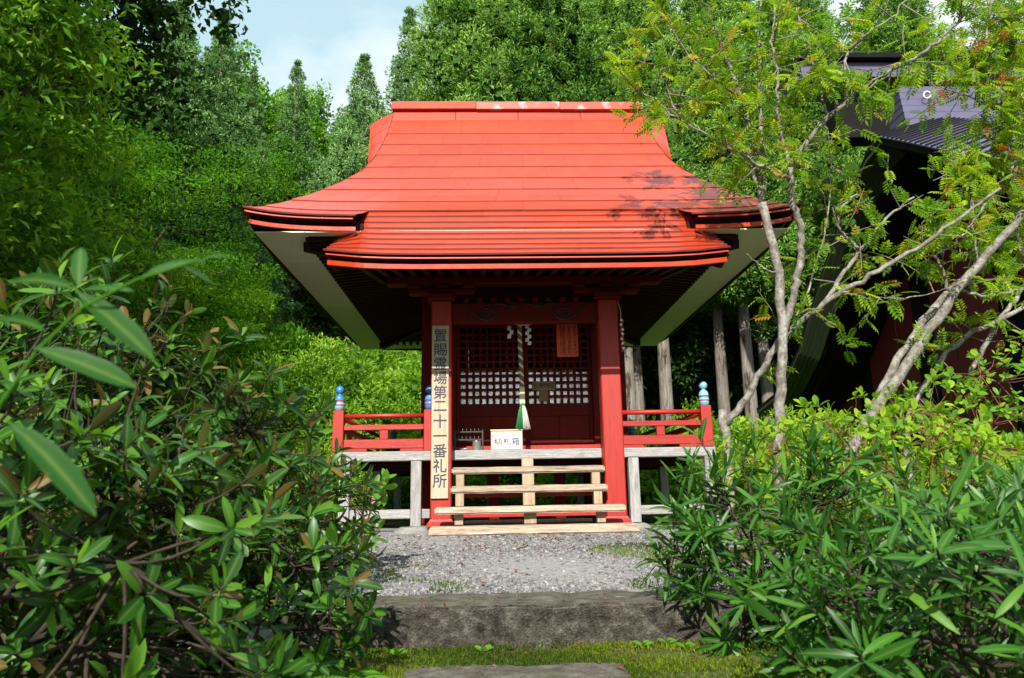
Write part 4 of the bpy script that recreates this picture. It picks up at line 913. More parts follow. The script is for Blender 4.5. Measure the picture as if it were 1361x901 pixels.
# unseen trees: rear pair added to mottle the door mirror, tall ones shade the left
sh1 = round_tree(51, 8, 6.1, 2.7, 2.5, 230, 60, M['broad'], ln=.28, wd=.18, puff=.6, r0=.15)
tree_inst('unseen_tree', 'unseen tree added far behind the viewer by the path to mottle the door mirror', 'tree', sh1, -1.4, -21.5, 1.0, 0, z=-2.2)
tree_inst('unseen_tree', 'unseen tree added far behind the viewer to the right to mottle the door mirror', 'tree', sh1, 3.6, -22.5, 1.05, 2, z=-2.2)
tree_inst('unseen_tree', 'tall tree left of the path beyond the left frame edge', 'tree', dk1, -9.0, -5.0, 1.0, 2)
tree_inst('unseen_tree', 'tall tree behind the viewer far to the left', 'tree', dk1, -8.2, -9.5, 1.0, 3, z=-1)
tree_inst('unseen_tree', 'tall tree between the others beyond the left frame edge', 'tree', dk1, -12.5, -4.0, 1.0, 4)

# bushes on the slope, each a thing
rng = np.random.default_rng(70)
def bush(seed, rx, rz, ncl, nper, mt, ln, wd, puff=.16):
    global rng; rng = np.random.default_rng(seed)
    d = rdir(ncl); d[:, 2] = np.abs(d[:, 2]); lob = 1 + .2 * np.sin(d[:, 0] * 6 + seed) + .15 * np.sin(d[:, 1] * 7)
    c = d * (rng.uniform(.5, 1, ncl) ** .5 * lob)[:, None] * np.array((rx, rx, rz)); o = nrm(c + np.array((0, 0, .2)))
    k = ncl * nper; rd = rdir(k); P = np.repeat(c, nper, 0) + rd * puff * rng.uniform(.35, 1, (k, 1)) ** .6
    D = nrm(rd * .6 + rdir(k) * .6 + np.repeat(o, nper, 0) * .3); t = np.repeat(rng.uniform(.15, .85, ncl), nper) + rng.uniform(-.2, .2, k)
    cr = foliage('foliage', (P, D, rd * .6 + rdir(k) * .4 + np.array((0, -.15, .6)), rng.uniform(.7, 1.3, k) * ln, rng.uniform(.7, 1.3, k) * wd, t), c, puff * .3, mt)
    parts = [tube_arrays([(0, 0, -.15), tuple(c[i] * .5 + np.array((0, 0, .05))), tuple(c[i])], [.018, .012, .004], 5) for i in range(0, ncl, max(1, ncl // 14))]
    V, Q, T = join(parts); return cr, npmesh('stems', V, Q, T, M['twig'], True)
bA = bush(71, 1.1, 1.5, 90, 110, M['bright'], .09, .05, .24); bB = bush(72, 1.0, 1.3, 80, 100, M['broad'], .12, .06, .26)
bC = bush(73, 1.0, 1.2, 110, 90, M['azalea'], .07, .045, .2); bD = bush(74, 1.2, 1.6, 70, 100, M['bright'], .14, .04, .32); bE = bush(75, 1.2, 1.6, 90, 100, M['dark'], .12, .07, .28)
BU = [(bA, -3.1, 5.8, 1.0, 'bright bush right behind the left railing'), (bC, -4.4, 5.4, .9, 'yellow green bush behind the left newel post'), (bC, -2.0, 6.3, .9, 'yellow green bush seen beside the left body post'),
  (bA, -3.3, 7.6, 1.2, 'bright bush above the left railing on the slope'), (bD, -4.6, 7.6, 1.1, 'light green bush under the left eave end'), (bC, -5.6, 6.6, 1.0, 'yellow green bush left of the newel post on the slope'),
  (bB, -5.4, 9.0, 1.2, 'mid green bush on the slope beneath the left eave'), (bD, -7.2, 8.2, 1.2, 'light green bush halfway up the left slope'), (bB, -7.0, 10.6, 1.3, 'mid green bush high on the left slope'),
  (bE, -6.2, 5.0, .9, 'dark bush low on the left slope'), (bB, -8.6, 6.6, 1.1, 'mid green bush below the maple'), (bD, -3.6, 10, 1.2, 'light green bush under the back left eave corner'),
  (bA, -1.6, 8.4, 1.3, 'bright bush behind the back of the shrine'), (bB, .6, 7.6, 1.0, 'mid green bush straight behind the shrine'), (bA, 1.9, 7.0, .9, 'bright bush behind the right back corner'),
  (bD, 3.2, 6.2, .85, 'light green bush behind the right railing'), (bA, 4.0, 7.4, 1.0, 'bright bush in front of the cedar trunks'), (bC, 4.6, 5.6, .8, 'yellow green bush behind the right newel post'),
  (bD, 5.4, 7.4, .9, 'light green bush before the slim grey cedar'), (bA, 5.7, 5.0, .75, 'bright bush between newel post and rowan stems'), (bD, 6.6, 6.6, .9, 'light green bush behind the rowan stump'),
  (bC, 3.4, 3.4, .6, 'yellow green bush below the right side of the deck'), (bA, 4.6, 2.2, .65, 'bright bush under the low corner of the hall roof'), (bC, 5.6, 1.4, .8, 'yellow green bush before the red hall wall'),
  (bB, -9.8, 9.2, 1.3, 'mid green bush on the slope under the left cedars'), (bB, -5.0, 3.0, .9, 'mid green bush between the left deck and the maple'), (bE, -4.3, 1.0, .9, 'dark bush left of the deck'),
  (bB, 3.0, .4, .45, 'small green bush right of the deck corner'), (bD, -3.2, 3.4, .7, 'light green bush beside the left deck side'), (bE, -6.4, -.8, 1.1, 'dark bush under the near leafy tree')]
for i, (ms, x, y, s, lb) in enumerate(BU): tree_inst('bush', lb, 'bush', ms, x, y, s, i * 1.7, names=('foliage', 'stems'))
# undergrowth on the slope (uncountable)
rng = np.random.default_rng(80)
def undergrowth(n, xr, yr, hh, ln, wd, mt, name, label, cond=None):
    x = rng.uniform(*xr, n); y = rng.uniform(*yr, n); m = .5 + .5 * np.sin(x * 2.1 + 1.3 * np.sin(y * 1.7)) * np.cos(y * 1.9 + .7 * x)
    if cond is not None: k = cond(x, y); x, y, m = x[k], y[k], m[k]; n = len(x)
    z = H(x, y) + hh * (.1 + 1.7 * m ** 1.6) * rng.uniform(0, 1, n) ** .5
    P = np.stack([x, y, z], -1); D = nrm(rdir(n) + np.array((0, -.3, .25)))
    V, Q = diamonds(P, D, rdir(n) * .6 + np.array((0, 0, 1)), rng.uniform(.6, 1.4, n) * ln, rng.uniform(.6, 1.4, n) * wd)
    t = np.clip(.1 + .6 * m + rng.uniform(-.3, .3, n), 0, 1)  # shading patches in the tint: hollows darker, mounds lighter
    return stuff(ob(name, npmesh(name, V, Q, None, mt, False, {'tint': np.repeat(t, 4)})), label, 'undergrowth')
undergrowth(45000, (-5.5, 8), (5.3, 10), .7, .09, .05, M['bright'], 'undergrowth', 'bright low leaves close behind the shrine')
undergrowth(60000, (-14, 10), (5.4, 14), .5, .11, .06, M['broad'], 'undergrowth', 'low leafy undergrowth covering the slope behind the shrine')
undergrowth(60000, (-22, 22), (14, 34), 1.2, .26, .16, M['dark'], 'forest_floor_growth', 'dark forest floor growth between the cedar trunks')
undergrowth(50000, (-8.5, 8), (-4.6, 5.4), .45, .07, .04, M['broad'], 'ground_cover', 'low ground cover beside the path and the deck', lambda x, y: (np.abs(x - .1) > 2.25 + .3 * np.sin(y * 3)) )

# ------------------------------------------------------------------ compound-leaf rowans
def smooth(P, n):
    P = np.array([list(p) for p in P], float); t = np.concatenate([[0], np.cumsum(np.linalg.norm(np.diff(P, axis=0), axis=1))]); tt = np.linspace(0, t[-1], n)
    Q = np.stack([np.interp(tt, t, P[:, k]) for k in range(3)], 1)
    for _ in range(2): Q[1:-1] = Q[1:-1] * .5 + (Q[:-2] + Q[2:]) * .25
    return Q
def pinnate(npair, ln, lf, wd):
    P, D, Nn, Ln, Wd = [], [], [], [], []
    for i in range(npair):
        t = .25 + .7 * i / max(1, npair - 1)
        for s in (-1, 1): P.append((0, ln * t, -.12 * ln * t * t)); D.append((s, .55, -.1)); Ln.append(lf * (1 - .35 * abs(t - .55))); Wd.append(wd); Nn.append((0, 0, 1))
    P.append((0, ln, -.12 * ln)); D.append((0, 1, -.3)); Ln.append(lf); Wd.append(wd); Nn.append((0, 0, 1))
    V, Q = diamonds(np.array(P), np.array(D, float), np.array(Nn, float), np.array(Ln), np.array(Wd), fold=.12)
    r = .0022; rach = np.array([(-r, 0, 0), (r, 0, 0), (r * .4, ln, -.12 * ln), (-r * .4, ln, -.12 * ln)]); Q = np.concatenate([Q, [[len(V) + i for i in range(4)]]]); return np.concatenate([V, rach]), Q
PIN = [pinnate(5, .15, .062, .024), pinnate(6, .17, .06, .021), pinnate(4, .12, .06, .024)]
def frames(D, Nn):
    Y = nrm(D); X = nrm(np.cross(Y, Nn)); Z = np.cross(X, Y); return np.stack([X, Y, Z], -1)  # columns
def scatter(bases, idx, P, Fr, sc, tint):
    """join transformed copies of base leaf meshes"""
    Vs, Qs, Ts, o = [], [], [], 0
    for b, (bv, bq) in enumerate(bases):
        k = np.where(idx == b)[0]
        if not len(k): continue
        V = np.einsum('nij,vj->nvi', Fr[k], bv) * sc[k][:, None, None] + P[k][:, None]
        Q = bq[None] + (np.arange(len(k)) * len(bv))[:, None, None] + o; o += len(k) * len(bv)
        Vs.append(V.reshape(-1, 3)); Qs.append(Q.reshape(-1, 4)); Ts.append(np.repeat(tint[k], len(bv)))
    return np.concatenate(Vs), np.concatenate(Qs), np.concatenate(Ts)
def vein(n): return (np.arange(n) % 3 == 1).astype(float) if n % 21 == 0 else np.zeros(n)
def leaf_parts(root, bases, P, D, Nn, sc, tint, mt, nobj=300, name='leaf', mass='leaf_mass', smooth_=False, wt=None):
    """the leaves that show largest become objects, the rest one mass"""
    px, py, dep = proj(P + nrm(D) * sc[:, None] * .1); vis = (px > 0) & (px < 1361) & (py > 0) & (py < 901) & (dep > .2)
    score = np.where(vis, sc / np.maximum(dep, .1), 0); order = np.argsort(-score); top = order[:nobj]; top = top[score[top] > 0]
    Fr = frames(D, Nn); idx = rng.integers(0, len(bases), len(P))
    mts = mt if isinstance(mt, list) else [mt]; wt = wt or [1] * len(mts)
    mid = rng.choice(len(mts), len(P), p=np.array(wt) / sum(wt))
    cache = {}
    base = Vector(wloc(root))
    for i in top:
        tq = round(float(np.clip(tint[i], 0, 1)) * 4) / 4; key = (int(idx[i]), int(mid[i]), tq)
        if key not in cache:
            bv, bq = bases[idx[i]]; cache[key] = npmesh(name, bv, bq, None, mts[mid[i]], smooth_, {'tint': np.full(len(bv), tq * .85), 'vein': vein(len(bv))})
        o = bpy.data.objects.new(name, cache[key]); R3 = Matrix(Fr[i].tolist()).to_4x4()
        o.matrix_local = Matrix.Translation(Vector(P[i]) - base) @ R3 @ Matrix.Scale(float(sc[i]), 4)
        o.parent = root; C.objects.link(o)
    rest = np.setdiff1d(np.arange(len(P)), top)
    for m_i in range(len(mts)):
        k = rest[mid[rest] == m_i]
        if len(k):
            V, Q, T = scatter(bases, idx[k], P[k], Fr[k], sc[k], tint[k]); V = V - np.array(base)
            o = ob(mass, npmesh(mass, V, Q, None, mts[m_i], smooth_, {'tint': np.clip(T, 0, 1), 'vein': np.concatenate([vein(len(V))]) if smooth_ else np.zeros(len(V))}), root, base); o['kind'] = 'stuff'
def rowan(label, branches, Y, leafy, seed, rs=1, nobj=140, ntw=1.0, group=None):
    """branches: list of (list of px points with optional depth, r0, r1)"""
    global rng; rng = np.random.default_rng(seed)
    b0 = branches[0][0]; p0 = at(b0[0][0], b0[0][1], Y=Y); base = Vector((p0.x, p0.y, float(H(p0.x, p0.y))))
    root = thing('rowan_tree', label, 'tree', base, group)
    LP, LD, LN, LS = [], [], [], []; tw = []
    for bi, (pts, r0, r1, leaf, d0, d1) in enumerate(branches):
        n = len(pts); P = [at(p[0], p[1], Y=Y + d0 + (d1 - d0) * i / (n - 1)) for i, p in enumerate(pts)]
        if bi == 0: P = [Vector((P[0].x, P[0].y, base.z - .1))] + P
        S_ = smooth(P, max(10, n * 4)); S_[1:-1] += rng.normal(0, .008, (len(S_) - 2, 3))
        rad = np.linspace(r0, r1, len(S_)) * rs
        tube('trunk' if bi == 0 else 'branch', root, M['rbark'], S_, rad * .78, 9, loc=base if bi == 0 else None, wob=.06)
        if leaf <= 0: continue
        seglen = np.linalg.norm(np.diff(S_, axis=0), axis=1).sum(); nt = int(seglen * leaf * ntw)
        for k in range(nt):
            t = rng.uniform(.12, 1) if leaf < 20 else rng.uniform(.3, 1); i = int(t * (len(S_) - 1)); s = S_[i]
            d = nrm(rng.normal(size=3) * (1, .9, .8) + np.array((0, -.1, .25))); ln = rng.uniform(.2, .55)
            e1 = s + d * ln * .5 + rng.normal(0, .03, 3); e2 = e1 + nrm(d + rng.normal(0, .5, 3)) * ln * .5; tw.append(tube_arrays([s, e1, e2], [.007, .005, .002], 5))
            for q in range(int(rng.integers(5, 9))):
                f = rng.uniform(.35, 1); p = s + (e1 - s) * min(1, f * 2) if f < .5 else e1 + (e2 - e1) * (f * 2 - 1)
                LP.append(p); LD.append(nrm(d * .5 + rng.normal(size=3) * .8 + np.array((0, 0, -.1)))); LN.append(nrm(rng.normal(size=3) * .45 + np.array((0, -.2, 1)))); LS.append(rng.uniform(.75, 1.2))
    if tw: V, Q, T = join(tw); V = V - np.array(base); ob('twigs', npmesh('twigs', V, Q, T, M['twig'], True), root, base)['kind'] = 'stuff'
    if LP:
        P, D, Nn, sc = np.array(LP), np.array(LD), np.array(LN), np.array(LS); t = rng.beta(2.2, 2.2, len(P)); t[rng.uniform(size=len(P)) < .06] = 1.1
        leaf_parts(root, PIN, P, D, Nn, sc, t, M['rowan'], nobj)
        # berries
        parts = []
        for i in rng.choice(len(P), max(1, len(P) // 28)):
            for q in range(10):
                c = P[i] + rng.normal(0, .018, 3); v = nrm(np.array([(1, 0, 0), (-1, 0, 0), (0, 1, 0), (0, -1, 0), (0, 0, 1), (0, 0, -1)], float)) * .0065 + c
                parts.append((v, [], np.array([(0, 2, 4), (2, 1, 4), (1, 3, 4), (3, 0, 4), (2, 0, 5), (1, 2, 5), (3, 1, 5), (0, 3, 5)])))
        V, Q, T = join(parts); o = ob('berries', npmesh('berries', V - np.array(base), None, T, M['berry'], True), root, base); o['kind'] = 'stuff'
    return root
rowan('slender grey rowan with two forked stems in front of the right roof corner', [
  ([(1034, 660), (1036, 560), (1041, 450), (1034, 355), (1022, 305), (1013, 270)], .062, .05, 0, 0, 0),
  ([(1013, 270), (1008, 235), (1002, 190), (990, 140), (975, 105), (960, 60), (945, 20)], .036, .012, 13, 0, .3),
  ([(1014, 268), (1017, 235), (1012, 180), (1009, 110), (1008, 50), (1012, 0)], .033, .014, 11, 0, .2),
  ([(1010, 262), (1000, 225), (995, 198)], .028, .02, 0, 0, .1),
  ([(1042, 440), (1053, 400), (1062, 355), (1067, 310), (1055, 275), (1050, 240), (1050, 222)], .045, .036, 0, 0, -.2),
  ([(1050, 236), (1025, 228), (985, 205), (940, 180), (905, 160), (870, 132), (838, 118)], .022, .006, 15, -.2, -.2),
  ([(1050, 222), (1040, 185), (1032, 150), (1034, 105), (1026, 60), (1030, 10)], .024, .01, 12, -.2, -.4),
  ([(1050, 222), (1075, 185), (1100, 158), (1126, 133), (1160, 108), (1190, 90), (1225, 72), (1253, 50), (1290, 10)], .032, .014, 13, -.2, -.8),
  ([(1126, 133), (1122, 95), (1126, 65), (1150, 45), (1185, 25), (1205, 0)], .018, .008, 13, -.4, -.5),
  ([(1102, 155), (1090, 120), (1082, 85), (1070, 50), (1058, 10)], .014, .007, 14, -.3, 0),
  ([(1058, 420), (1075, 385), (1098, 300), (1105, 240), (1100, 170)], .012, .006, 7, 0, .4),
  ([(1033, 364), (1018, 358), (1002, 345), (992, 338)], .013, .004, 0, 0, -.1),
  ([(985, 130), (950, 105), (915, 75), (895, 40), (880, 5)], .013, .006, 15, .1, .1),
  ([(905, 160), (890, 130), (880, 95), (905, 55)], .01, .005, 15, -.2, -.1),
], -1.3, 1, 101, ntw=.72)
rowan('leaning rowan growing from a broken stump beside the right newel post', [
  ([(968, 650), (965, 600), (961, 545)], .058, .052, 0, 0, 0),
  ([(966, 565), (990, 530), (1013, 491), (1040, 446), (1070, 422), (1100, 400), (1130, 382), (1171, 359), (1221, 329), (1277, 288), (1330, 250)], .046, .015, 3, 0, -.8),
  ([(1096, 402), (1120, 365), (1141, 333), (1165, 305), (1187, 282), (1215, 262)], .03, .012, 6, -.3, -.5),
  ([(1141, 331), (1127, 318), (1115, 303), (1114, 285), (1123, 268), (1140, 258)], .018, .01, 6, -.4, -.6),
  ([(1115, 388), (1150, 396), (1190, 398), (1230, 392), (1262, 384)], .012, .005, 5, -.3, -.3),
], -.9, 1, 102)
rowan('thick twin stemmed rowan slanting up to the right edge', [
  ([(1120, 620), (1150, 565), (1172, 530), (1213, 476), (1247, 420), (1277, 378), (1310, 340), (1345, 305), (1375, 262)], .078, .045, 2, 0, -.3),
  ([(1150, 560), (1180, 500), (1205, 462), (1232, 420), (1262, 385), (1285, 368)], .05, .045, 0, .12, 0),
  ([(1262, 388), (1248, 350), (1240, 340), (1262, 330), (1290, 300), (1310, 270)], .02, .01, 10, 0, -.2),
  ([(1275, 385), (1310, 395), (1340, 388), (1375, 380)], .022, .016, 6, 0, -.1),
  ([(1300, 350), (1290, 300), (1290, 240), (1280, 200)], .014, .007, 12, 0, .2),
], -1.0, 1, 103, ntw=1.3)
rowan('rowan with crossing thin stems at the right edge', [
  ([(1200, 560), (1232, 505), (1258, 468), (1283, 446), (1310, 434), (1340, 420), (1380, 395)], .045, .03, 3, 0, 0),
  ([(1290, 500), (1305, 465), (1337, 416), (1361, 380), (1385, 340)], .035, .028, 3, .1, .1),
  ([(1380, 395), (1355, 330), (1347, 280), (1345, 210), (1330, 150), (1316, 110), (1309, 60), (1318, 0)], .035, .012, 13, 0, -.5),
  ([(1347, 240), (1358, 190), (1361, 140), (1355, 60)], .02, .01, 12, -.1, -.1),
  ([(1330, 150), (1295, 130), (1260, 118), (1230, 105)], .013, .005, 14, -.3, -.6),
  ([(1318, 110), (1335, 60), (1350, 20), (1360, -10)], .014, .007, 14, -.3, -.3),
], -.2, 1, 104, ntw=1.3)
rowan('high rowan limb reaching in over the hall roof at the top right', [
  ([(1420, 520), (1410, 300), (1390, 120), (1340, 40), (1280, 10), (1230, -10)], .06, .016, 10, 0, -1),
  ([(1360, 70), (1310, 60), (1260, 80), (1220, 100)], .014, .006, 15, -.5, -.8),
  ([(1400, 200), (1340, 190), (1290, 215), (1240, 240)], .016, .006, 13, -.3, -.5),
  ([(1410, 330), (1350, 320), (1300, 330), (1270, 345)], .014, .006, 10, -.2, -.5),
], .2, 1, 105, ntw=1.3)

# ------------------------------------------------------------------ foreground shrubs
def lance(w, bend, fold=.25, tip=.95):
    ts = [0, .06, .2, .42, .68, .88, 1.0]; ws = [.10, .16, .66, .96, 1, .68, .06]
    G = []
    for t, q in zip(ts, ws):
        z = -bend * t * t; G.append([(-q * w / 2, t, z + fold * q * w * .5), (0, t, z), (q * w / 2, t, z + fold * q * w * .5)])
    return grid_arrays(G)
def shrub(label, c, r, nwh, base, seed, L0=.12, wr=.3, mts=None, wt=None, k=(7, 11), up=.45, nobj=300, name='rhododendron', cat='shrub', twig=None, extra=None, bend=(-.06, .1, .28, .5), twr=.006, el=(.05, .9), minz=None, tmin=.45):
    global rng; rng = np.random.default_rng(seed); c = np.array(c, float); r = np.array(r, float)
    root = thing(name, label, cat, base); basev = np.array(base, float)
    bases = [lance(wr * f, b_) for f in (.85, 1, 1.15) for b_ in bend]
    d = rdir(nwh); rr = tmin + (1 - tmin) * rng.uniform(0, 1, nwh) ** .6; tips = c + d * rr[:, None] * r * (1 + .15 * np.sin(d[:, :1] * 7 + seed))
    ax = nrm((tips - c) / r * .7 + np.array((0, -.15, up)) + rng.normal(0, .3, (nwh, 3)))
    if extra is not None: tips = np.concatenate([tips, np.array(extra)]); ax = np.concatenate([ax, nrm(np.tile((0, -.2, 1.), (len(extra), 1)) + rng.normal(0, .2, (len(extra), 3)))])
    if minz is not None: kz = tips[:, 2] > minz; tips, ax = tips[kz], ax[kz]
    LP, LD, LN, LS, parts = [], [], [], [], []
    nm = max(3, nwh // 32); mains = c + rdir(nm) * r * rng.uniform(.2, .5, (nm, 1)) - np.array((0, 0, r[2] * .25))
    for h_ in mains:
        b0 = basev * .5 + h_ * .5 * (1, 1, 0) + basev * (0, 0, .5) + rng.normal(0, .12, 3) * (1, 1, .05)
        parts.append(tube_arrays(smooth([b0, b0 * .6 + h_ * .4 + rng.normal(0, .07, 3), h_], 9), np.linspace(twr * 2.2, twr * 1.4, 9), 6, .1))
    nh = max(4, nwh // 7); hubs = c + rdir(nh) * r * rng.uniform(.35, .8, (nh, 1)) - np.array((0, 0, r[2] * .08))
    for h_ in hubs:
        m_ = mains[np.argmin(((mains - h_) ** 2).sum(1))]; parts.append(tube_arrays(smooth([m_, m_ * .5 + h_ * .5 + rng.normal(0, .04, 3), h_], 7), np.linspace(twr * 1.3, twr * .8, 7), 5, .1))
    for i, (t, a) in enumerate(zip(tips, ax)):
        hd = ((hubs - t) ** 2).sum(1); h_ = hubs[np.argmin(hd)]; mid = h_ * .45 + t * .55 + rng.normal(0, .03, 3) - np.array((0, 0, .03))
        pth = smooth([h_, mid, t - a * .07, t], 7); parts.append(tube_arrays(pth, np.linspace(twr * .8, twr * .5, 7), 5, .1))
        u = nrm(np.cross(a, (.3, .2, 1))); v = np.cross(a, u); m = int(rng.integers(*k)); ph = rng.uniform(0, 6.28)
        for q in range(m):
            th = ph + q * 2.399; e = rng.uniform(*el) if q > 1 else rng.uniform(.9, 1.3)
            rad_ = u * math.cos(th) + v * math.sin(th); dd = rad_ * math.cos(e) + a * math.sin(e)
            LP.append(t - a * .012 * q * .5); LD.append(dd); LN.append(a * math.cos(e) - rad_ * math.sin(e) + rng.normal(0, .12, 3)); LS.append(L0 * rng.uniform(.5, 1.15))
    V, Q, T = join(parts); ob('stems', npmesh('stems', V - basev, Q, T, twig or M['stem'], True), root, base)
    P, D, Nn, sc = map(np.array, (LP, LD, LN, LS)); tint = rng.beta(2, 2.4, len(P))
    leaf_parts(root, bases, P, D, Nn, sc, tint, mts or M['rhodo'], nobj, smooth_=True, wt=wt)
    return root
RH = [M['rhodo'], M['brownleaf'], M['fresh']]
shrub('nearest rhododendron at the lower left corner, low and dense', (-1.75, -5.55, .12), (.85, .66, .78), 460, (-1.9, -5.4, -.45), 201, mts=RH, wt=[10, .4, 1.2], L0=.098)
shrub('tall rhododendron at the left with rusty young leaves at its top', (-2.15, -4.35, .52), (.95, .7, .92), 480, (-2.1, -4.3, -.3), 202, mts=RH, wt=[8, 1.5, .8], L0=.105)
shrub('rhododendron reaching towards the left deck corner', (-1.85, -3.2, .25), (.75, .6, .55), 240, (-2.0, -3.2, -.12), 203, mts=RH, wt=[8, 1, .5], L0=.11)
shrub('rhododendron low beside the left end of the concrete step', (-1.3, -4.5, -.05), (.5, .4, .36), 120, (-1.45, -4.5, -.3), 204, mts=RH, wt=[9, .5, .8], L0=.1)
RR = [M['rhodor'], M['fresh']]
shrub('narrow leaved rhododendron right of the gravel by the step end', (.95, -4.1, .16), (.66, .5, .5), 190, (1.15, -4.1, -.3), 205, mts=RR, wt=[9, .5], L0=.135, wr=.16)
shrub('nearest narrow leaved rhododendron at the lower right corner', (1.05, -5.55, -.12), (.8, .55, .55), 300, (1.05, -5.5, -.45), 206, mts=RR, wt=[9, .7], L0=.128, wr=.165)
shrub('narrow leaved rhododendron at the right edge with upright shoots', (2.05, -4.5, .02), (.95, .6, .52), 260, (2.0, -4.5, -.3), 207, mts=RR, wt=[9, .6], L0=.145, wr=.155)
AZ = [M['azalea'], M['fresh']]
shrub('yellow green azalea thicket in front of the hall wall', (2.55, -2.3, .5), (1.2, .8, .62), 420, (2.5, -2.3, -.1), 208, mts=AZ, wt=[5, 1.5], L0=.075, wr=.5, k=(5, 8), name='azalea', twr=.003, twig=M['redtwig'])
shrub('light green azalea further right under the slanting rowan', (4.0, -1.7, .8), (1.1, .8, .75), 260, (4.0, -1.7, 0), 209, mts=[M['fresh'], M['azalea']], wt=[4, 2], L0=.075, wr=.5, k=(5, 8), name='azalea', twr=.003, twig=M['redtwig'])
shrub('young red stemmed sapling with fresh leaves before the left deck corner', (-1.22, -2.75, .35), (.22, .2, .3), 14, (-1.45, -2.8, -.1), 210, mts=M['fresh'], L0=.11, wr=.38, k=(4, 7), name='sapling', cat='sapling', twr=.004, twig=M['redtwig'])
# blurred weed close to the lens
rng = np.random.default_rng(220)
WD = thing('tall_weed', 'blurred long leaved weed close to the lens at the left', 'plant', (-1.35, -6.75, -.75))
wp_ = [(-1.35, -6.75, -.75), tuple(at(-60, 640, Y=-6.8)), tuple(at(30, 480, Y=-6.82)), tuple(at(100, 388, Y=-6.84)), tuple(at(190, 366, Y=-6.85)), tuple(at(265, 345, Y=-6.85))]
tube('stem', WD, M['fresh'], smooth(wp_, 24), np.linspace(.005, .0015, 24), 6)
P, D, Nn, sc = [], [], [], []
for (bx, by), (tx, ty), dy in (((100, 386), (205, 462), -.01), ((98, 384), (-10, 342), .03), ((104, 382), (106, 322), .02), ((112, 386), (168, 372), -.01), ((60, 440), (-15, 398), .02), ((45, 462), (178, 500), .0), ((10, 560), (130, 650), -.02), ((190, 366), (262, 330), .01), ((265, 345), (300, 332), 0), ((240, 352), (285, 372), .01)):
    a, b = at(bx, by, Y=-6.83), at(tx, ty, Y=-6.83 + dy); P.append(a); D.append(b - a); sc.append((b - a).length); Nn.append((.1, -.75 + random.uniform(-.2, .2), .8))
leaf_parts(WD, [lance(.22, .3), lance(.25, .15)], np.array(P, float), np.array(D, float), np.array(Nn, float), np.array(sc), rng.uniform(.0, .3, len(P)), [M['rhodor']], 60, smooth_=True)
# ferns
def fern(label, x, y, z, n, seed, L0=.34):
    global rng; rng = np.random.default_rng(seed); root = thing('fern', label, 'fern', (x, y, z))
    for i in range(n):
        a = i * 2.4 + rng.uniform(0, .5); ln = L0 * rng.uniform(.7, 1.1); d = np.array((math.cos(a), math.sin(a), 0)); ts = np.linspace(0, 1, 22)
        path = np.array((x, y, z)) + d * (ts * ln)[:, None] + np.array((0, 0, 1)) * ((ts * 1.1 - ts ** 2 * .9) * ln * .8)[:, None]
        tang = nrm(np.gradient(path, axis=0)); sd = nrm(np.cross(tang, (0, 0, 1.)))
        P, D, Nn, Ln, Wd = [], [], [], [], []
        for j in range(3, 22):
            for s_ in (-1, 1): P.append(path[j]); D.append(sd[j] * s_ + tang[j] * .35); Nn.append(np.cross(sd[j], tang[j])); Ln.append(.075 * math.sin(math.pi * (ts[j] * .85 + .12)) + .008); Wd.append(.016)
        V, Q = diamonds(np.array(P), np.array(D), np.array(Nn), np.array(Ln), np.array(Wd), fold=.05); Vt, Qt, Tt = tube_arrays(path, np.linspace(.003, .001, 22), 4)
        Q2 = np.concatenate([Q, Qt + len(V)]); T2 = Tt + len(V); V2 = np.concatenate([V, Vt]) - np.array((x, y, z)); ob('frond', npmesh('frond', V2, Q2, T2, M['fern'], False, {'tint': np.full(len(V2), rng.uniform(.3, .8))}), root, (x, y, z))
fern('bright fern on the moss at the left foot of the path', -.96, -5.25, -.36, 10, 301); fern('bright fern just behind it among the rhododendron stems', -1.1, -5.0, -.3, 9, 302, .32)
fern('small fern below the step near the lower left shrub', -.92, -4.75, -.3, 7, 303, .22)
# moss blades, sprouts and fallen leaves
rng = np.random.default_rng(330)
def blades(n, xr, yr, z, h, w, cond=None, name='moss_tufts', label='', zf=None):
    x = rng.uniform(*xr, n); y = rng.uniform(*yr, n)
    if cond is not None: k = cond(x, y); x, y = x[k], y[k]; n = len(x)
    zz_ = (H(x, y) if z is None else np.full(n, z)); P = np.stack([x, y, zz_ + .002], -1); D = nrm(np.array((0, 0, 1.)) + rng.normal(0, .5, (n, 3)))
    V, Q = diamonds(P, D, rdir(n), rng.uniform(.4, 1.3, n) * h, rng.uniform(.6, 1.3, n) * w); return stuff(ob(name, npmesh(name, V, Q, None, M['grass'], False, {'tint': np.repeat(np.clip(.5 + .3 * np.sin(x * 4 + y * 3) + rng.uniform(-.3, .3, n), 0, 1), 4)})), label, 'moss')
blades(42000, (-1.6, 1.6), (-5.1, -4.03), -.303, .026, .006, lambda x, y: ~((np.abs(x + .29) < .43) & (y < -4.45)) & ((np.sin(x * 9 + np.sin(y * 13) * 2) + np.sin(y * 17 + x * 5) > -.7) | (rng.uniform(size=len(x)) < .25)), label='bright moss and short grass at the foot of the concrete step')
blades(46000, (-2.2, 2.4), (-3.6, -.9), None, .022, .006, lambda x, y: ~gmask(x, y) | (x < -1.5) | (x > 1.3), 'moss_patch', 'thin moss growing over the edges of the gravel')
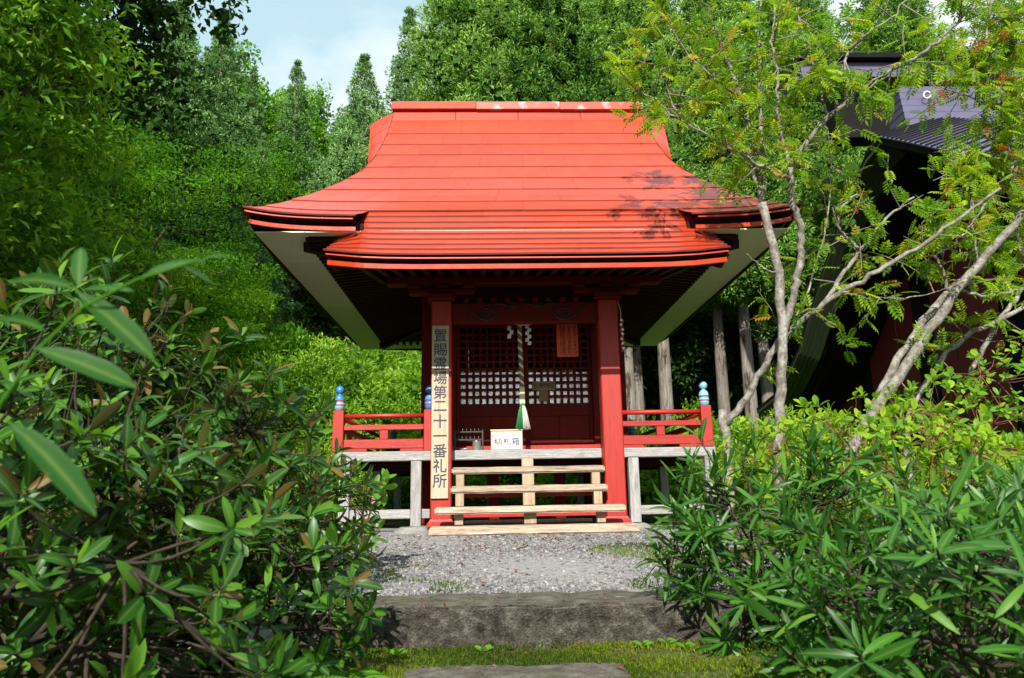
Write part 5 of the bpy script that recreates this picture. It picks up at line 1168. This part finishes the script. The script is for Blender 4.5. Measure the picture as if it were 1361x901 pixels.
def sprout(x, y, z, s, n, label):
    global rng; root = thing('sprout', label, 'plant', (x, y, z), None); P = np.tile((x, y, z + .02 * s * 10), (n, 1)); a = np.arange(n) * 2.4
    D = np.stack([np.cos(a), np.sin(a) * .6, np.full(n, .5)], -1); leaf_parts(root, [lance(.5, .15)], P, D, np.tile((0, -.3, 1.), (n, 1)), np.full(n, s), np.full(n, .6), M['fresh'], 12, smooth_=True)
    tube('stem', root, M['fresh'], [(x, y, z - .01), (x, y, z + .02 * s * 10)], .002, 5)
for a in ((-.42, -4.16, 'two leaved sprout left of centre at the foot of the step'), (.3, -4.14, 'small sprout right of centre below the step'), (.48, -4.2, 'leafy sprout near the right end of the step foot'), (.42, -4.1, 'tiny sprout hugging the right half of the step face'), (-.8, -4.2, 'small sprout by the left shrub at the step foot')): sprout(a[0], a[1], -.3, .05, 4, a[2])
n = 130; x = rng.uniform(-1.2, 1.1, n); y = rng.uniform(-4.6, -3.62, n); P = np.stack([x, y, np.where(y > -4.03, -.112, -.285)], -1)
V, Q = diamonds(P, rdir(n) * (1, 1, .15), rdir(n) * .4 + np.array((0, 0, 1)), rng.uniform(.015, .045, n), rng.uniform(.004, .018, n), fold=.4)
stuff(ob('leaf_litter', npmesh('leaf_litter', V, Q, None, M['deadleaf'])), 'small brown leaf litter on the step and moss', 'leaves')
n = 260; x = rng.uniform(-1.7, 1.9, n); y = np.where(rng.uniform(size=n) < .6, rng.uniform(-1.9, -.8, n), rng.uniform(-3.5, -1.0, n)); P = np.stack([x, y, H(x, y) + .022], -1)
V, Q = diamonds(P, rdir(n) * (1, 1, .2), rdir(n) * .5 + np.array((0, 0, 1)), rng.uniform(.03, .055, n), rng.uniform(.015, .028, n), fold=.4)
stuff(ob('fallen_leaves', npmesh('fallen_leaves', V, Q, None, M['deadleaf'])), 'small rusty fallen leaves scattered on the gravel', 'leaves')

# lettering curves become plain meshes
bpy.context.view_layer.update(); dg = bpy.context.evaluated_depsgraph_get()
for o in TX:
    me = bpy.data.meshes.new_from_object(o.evaluated_get(dg)); n_ = bpy.data.objects.new('character', me); n_.parent = o.parent
    n_.location = o.location; n_.rotation_euler = o.rotation_euler; n_.scale = o.scale; C.objects.link(n_)
for o in TX: bpy.data.objects.remove(o)
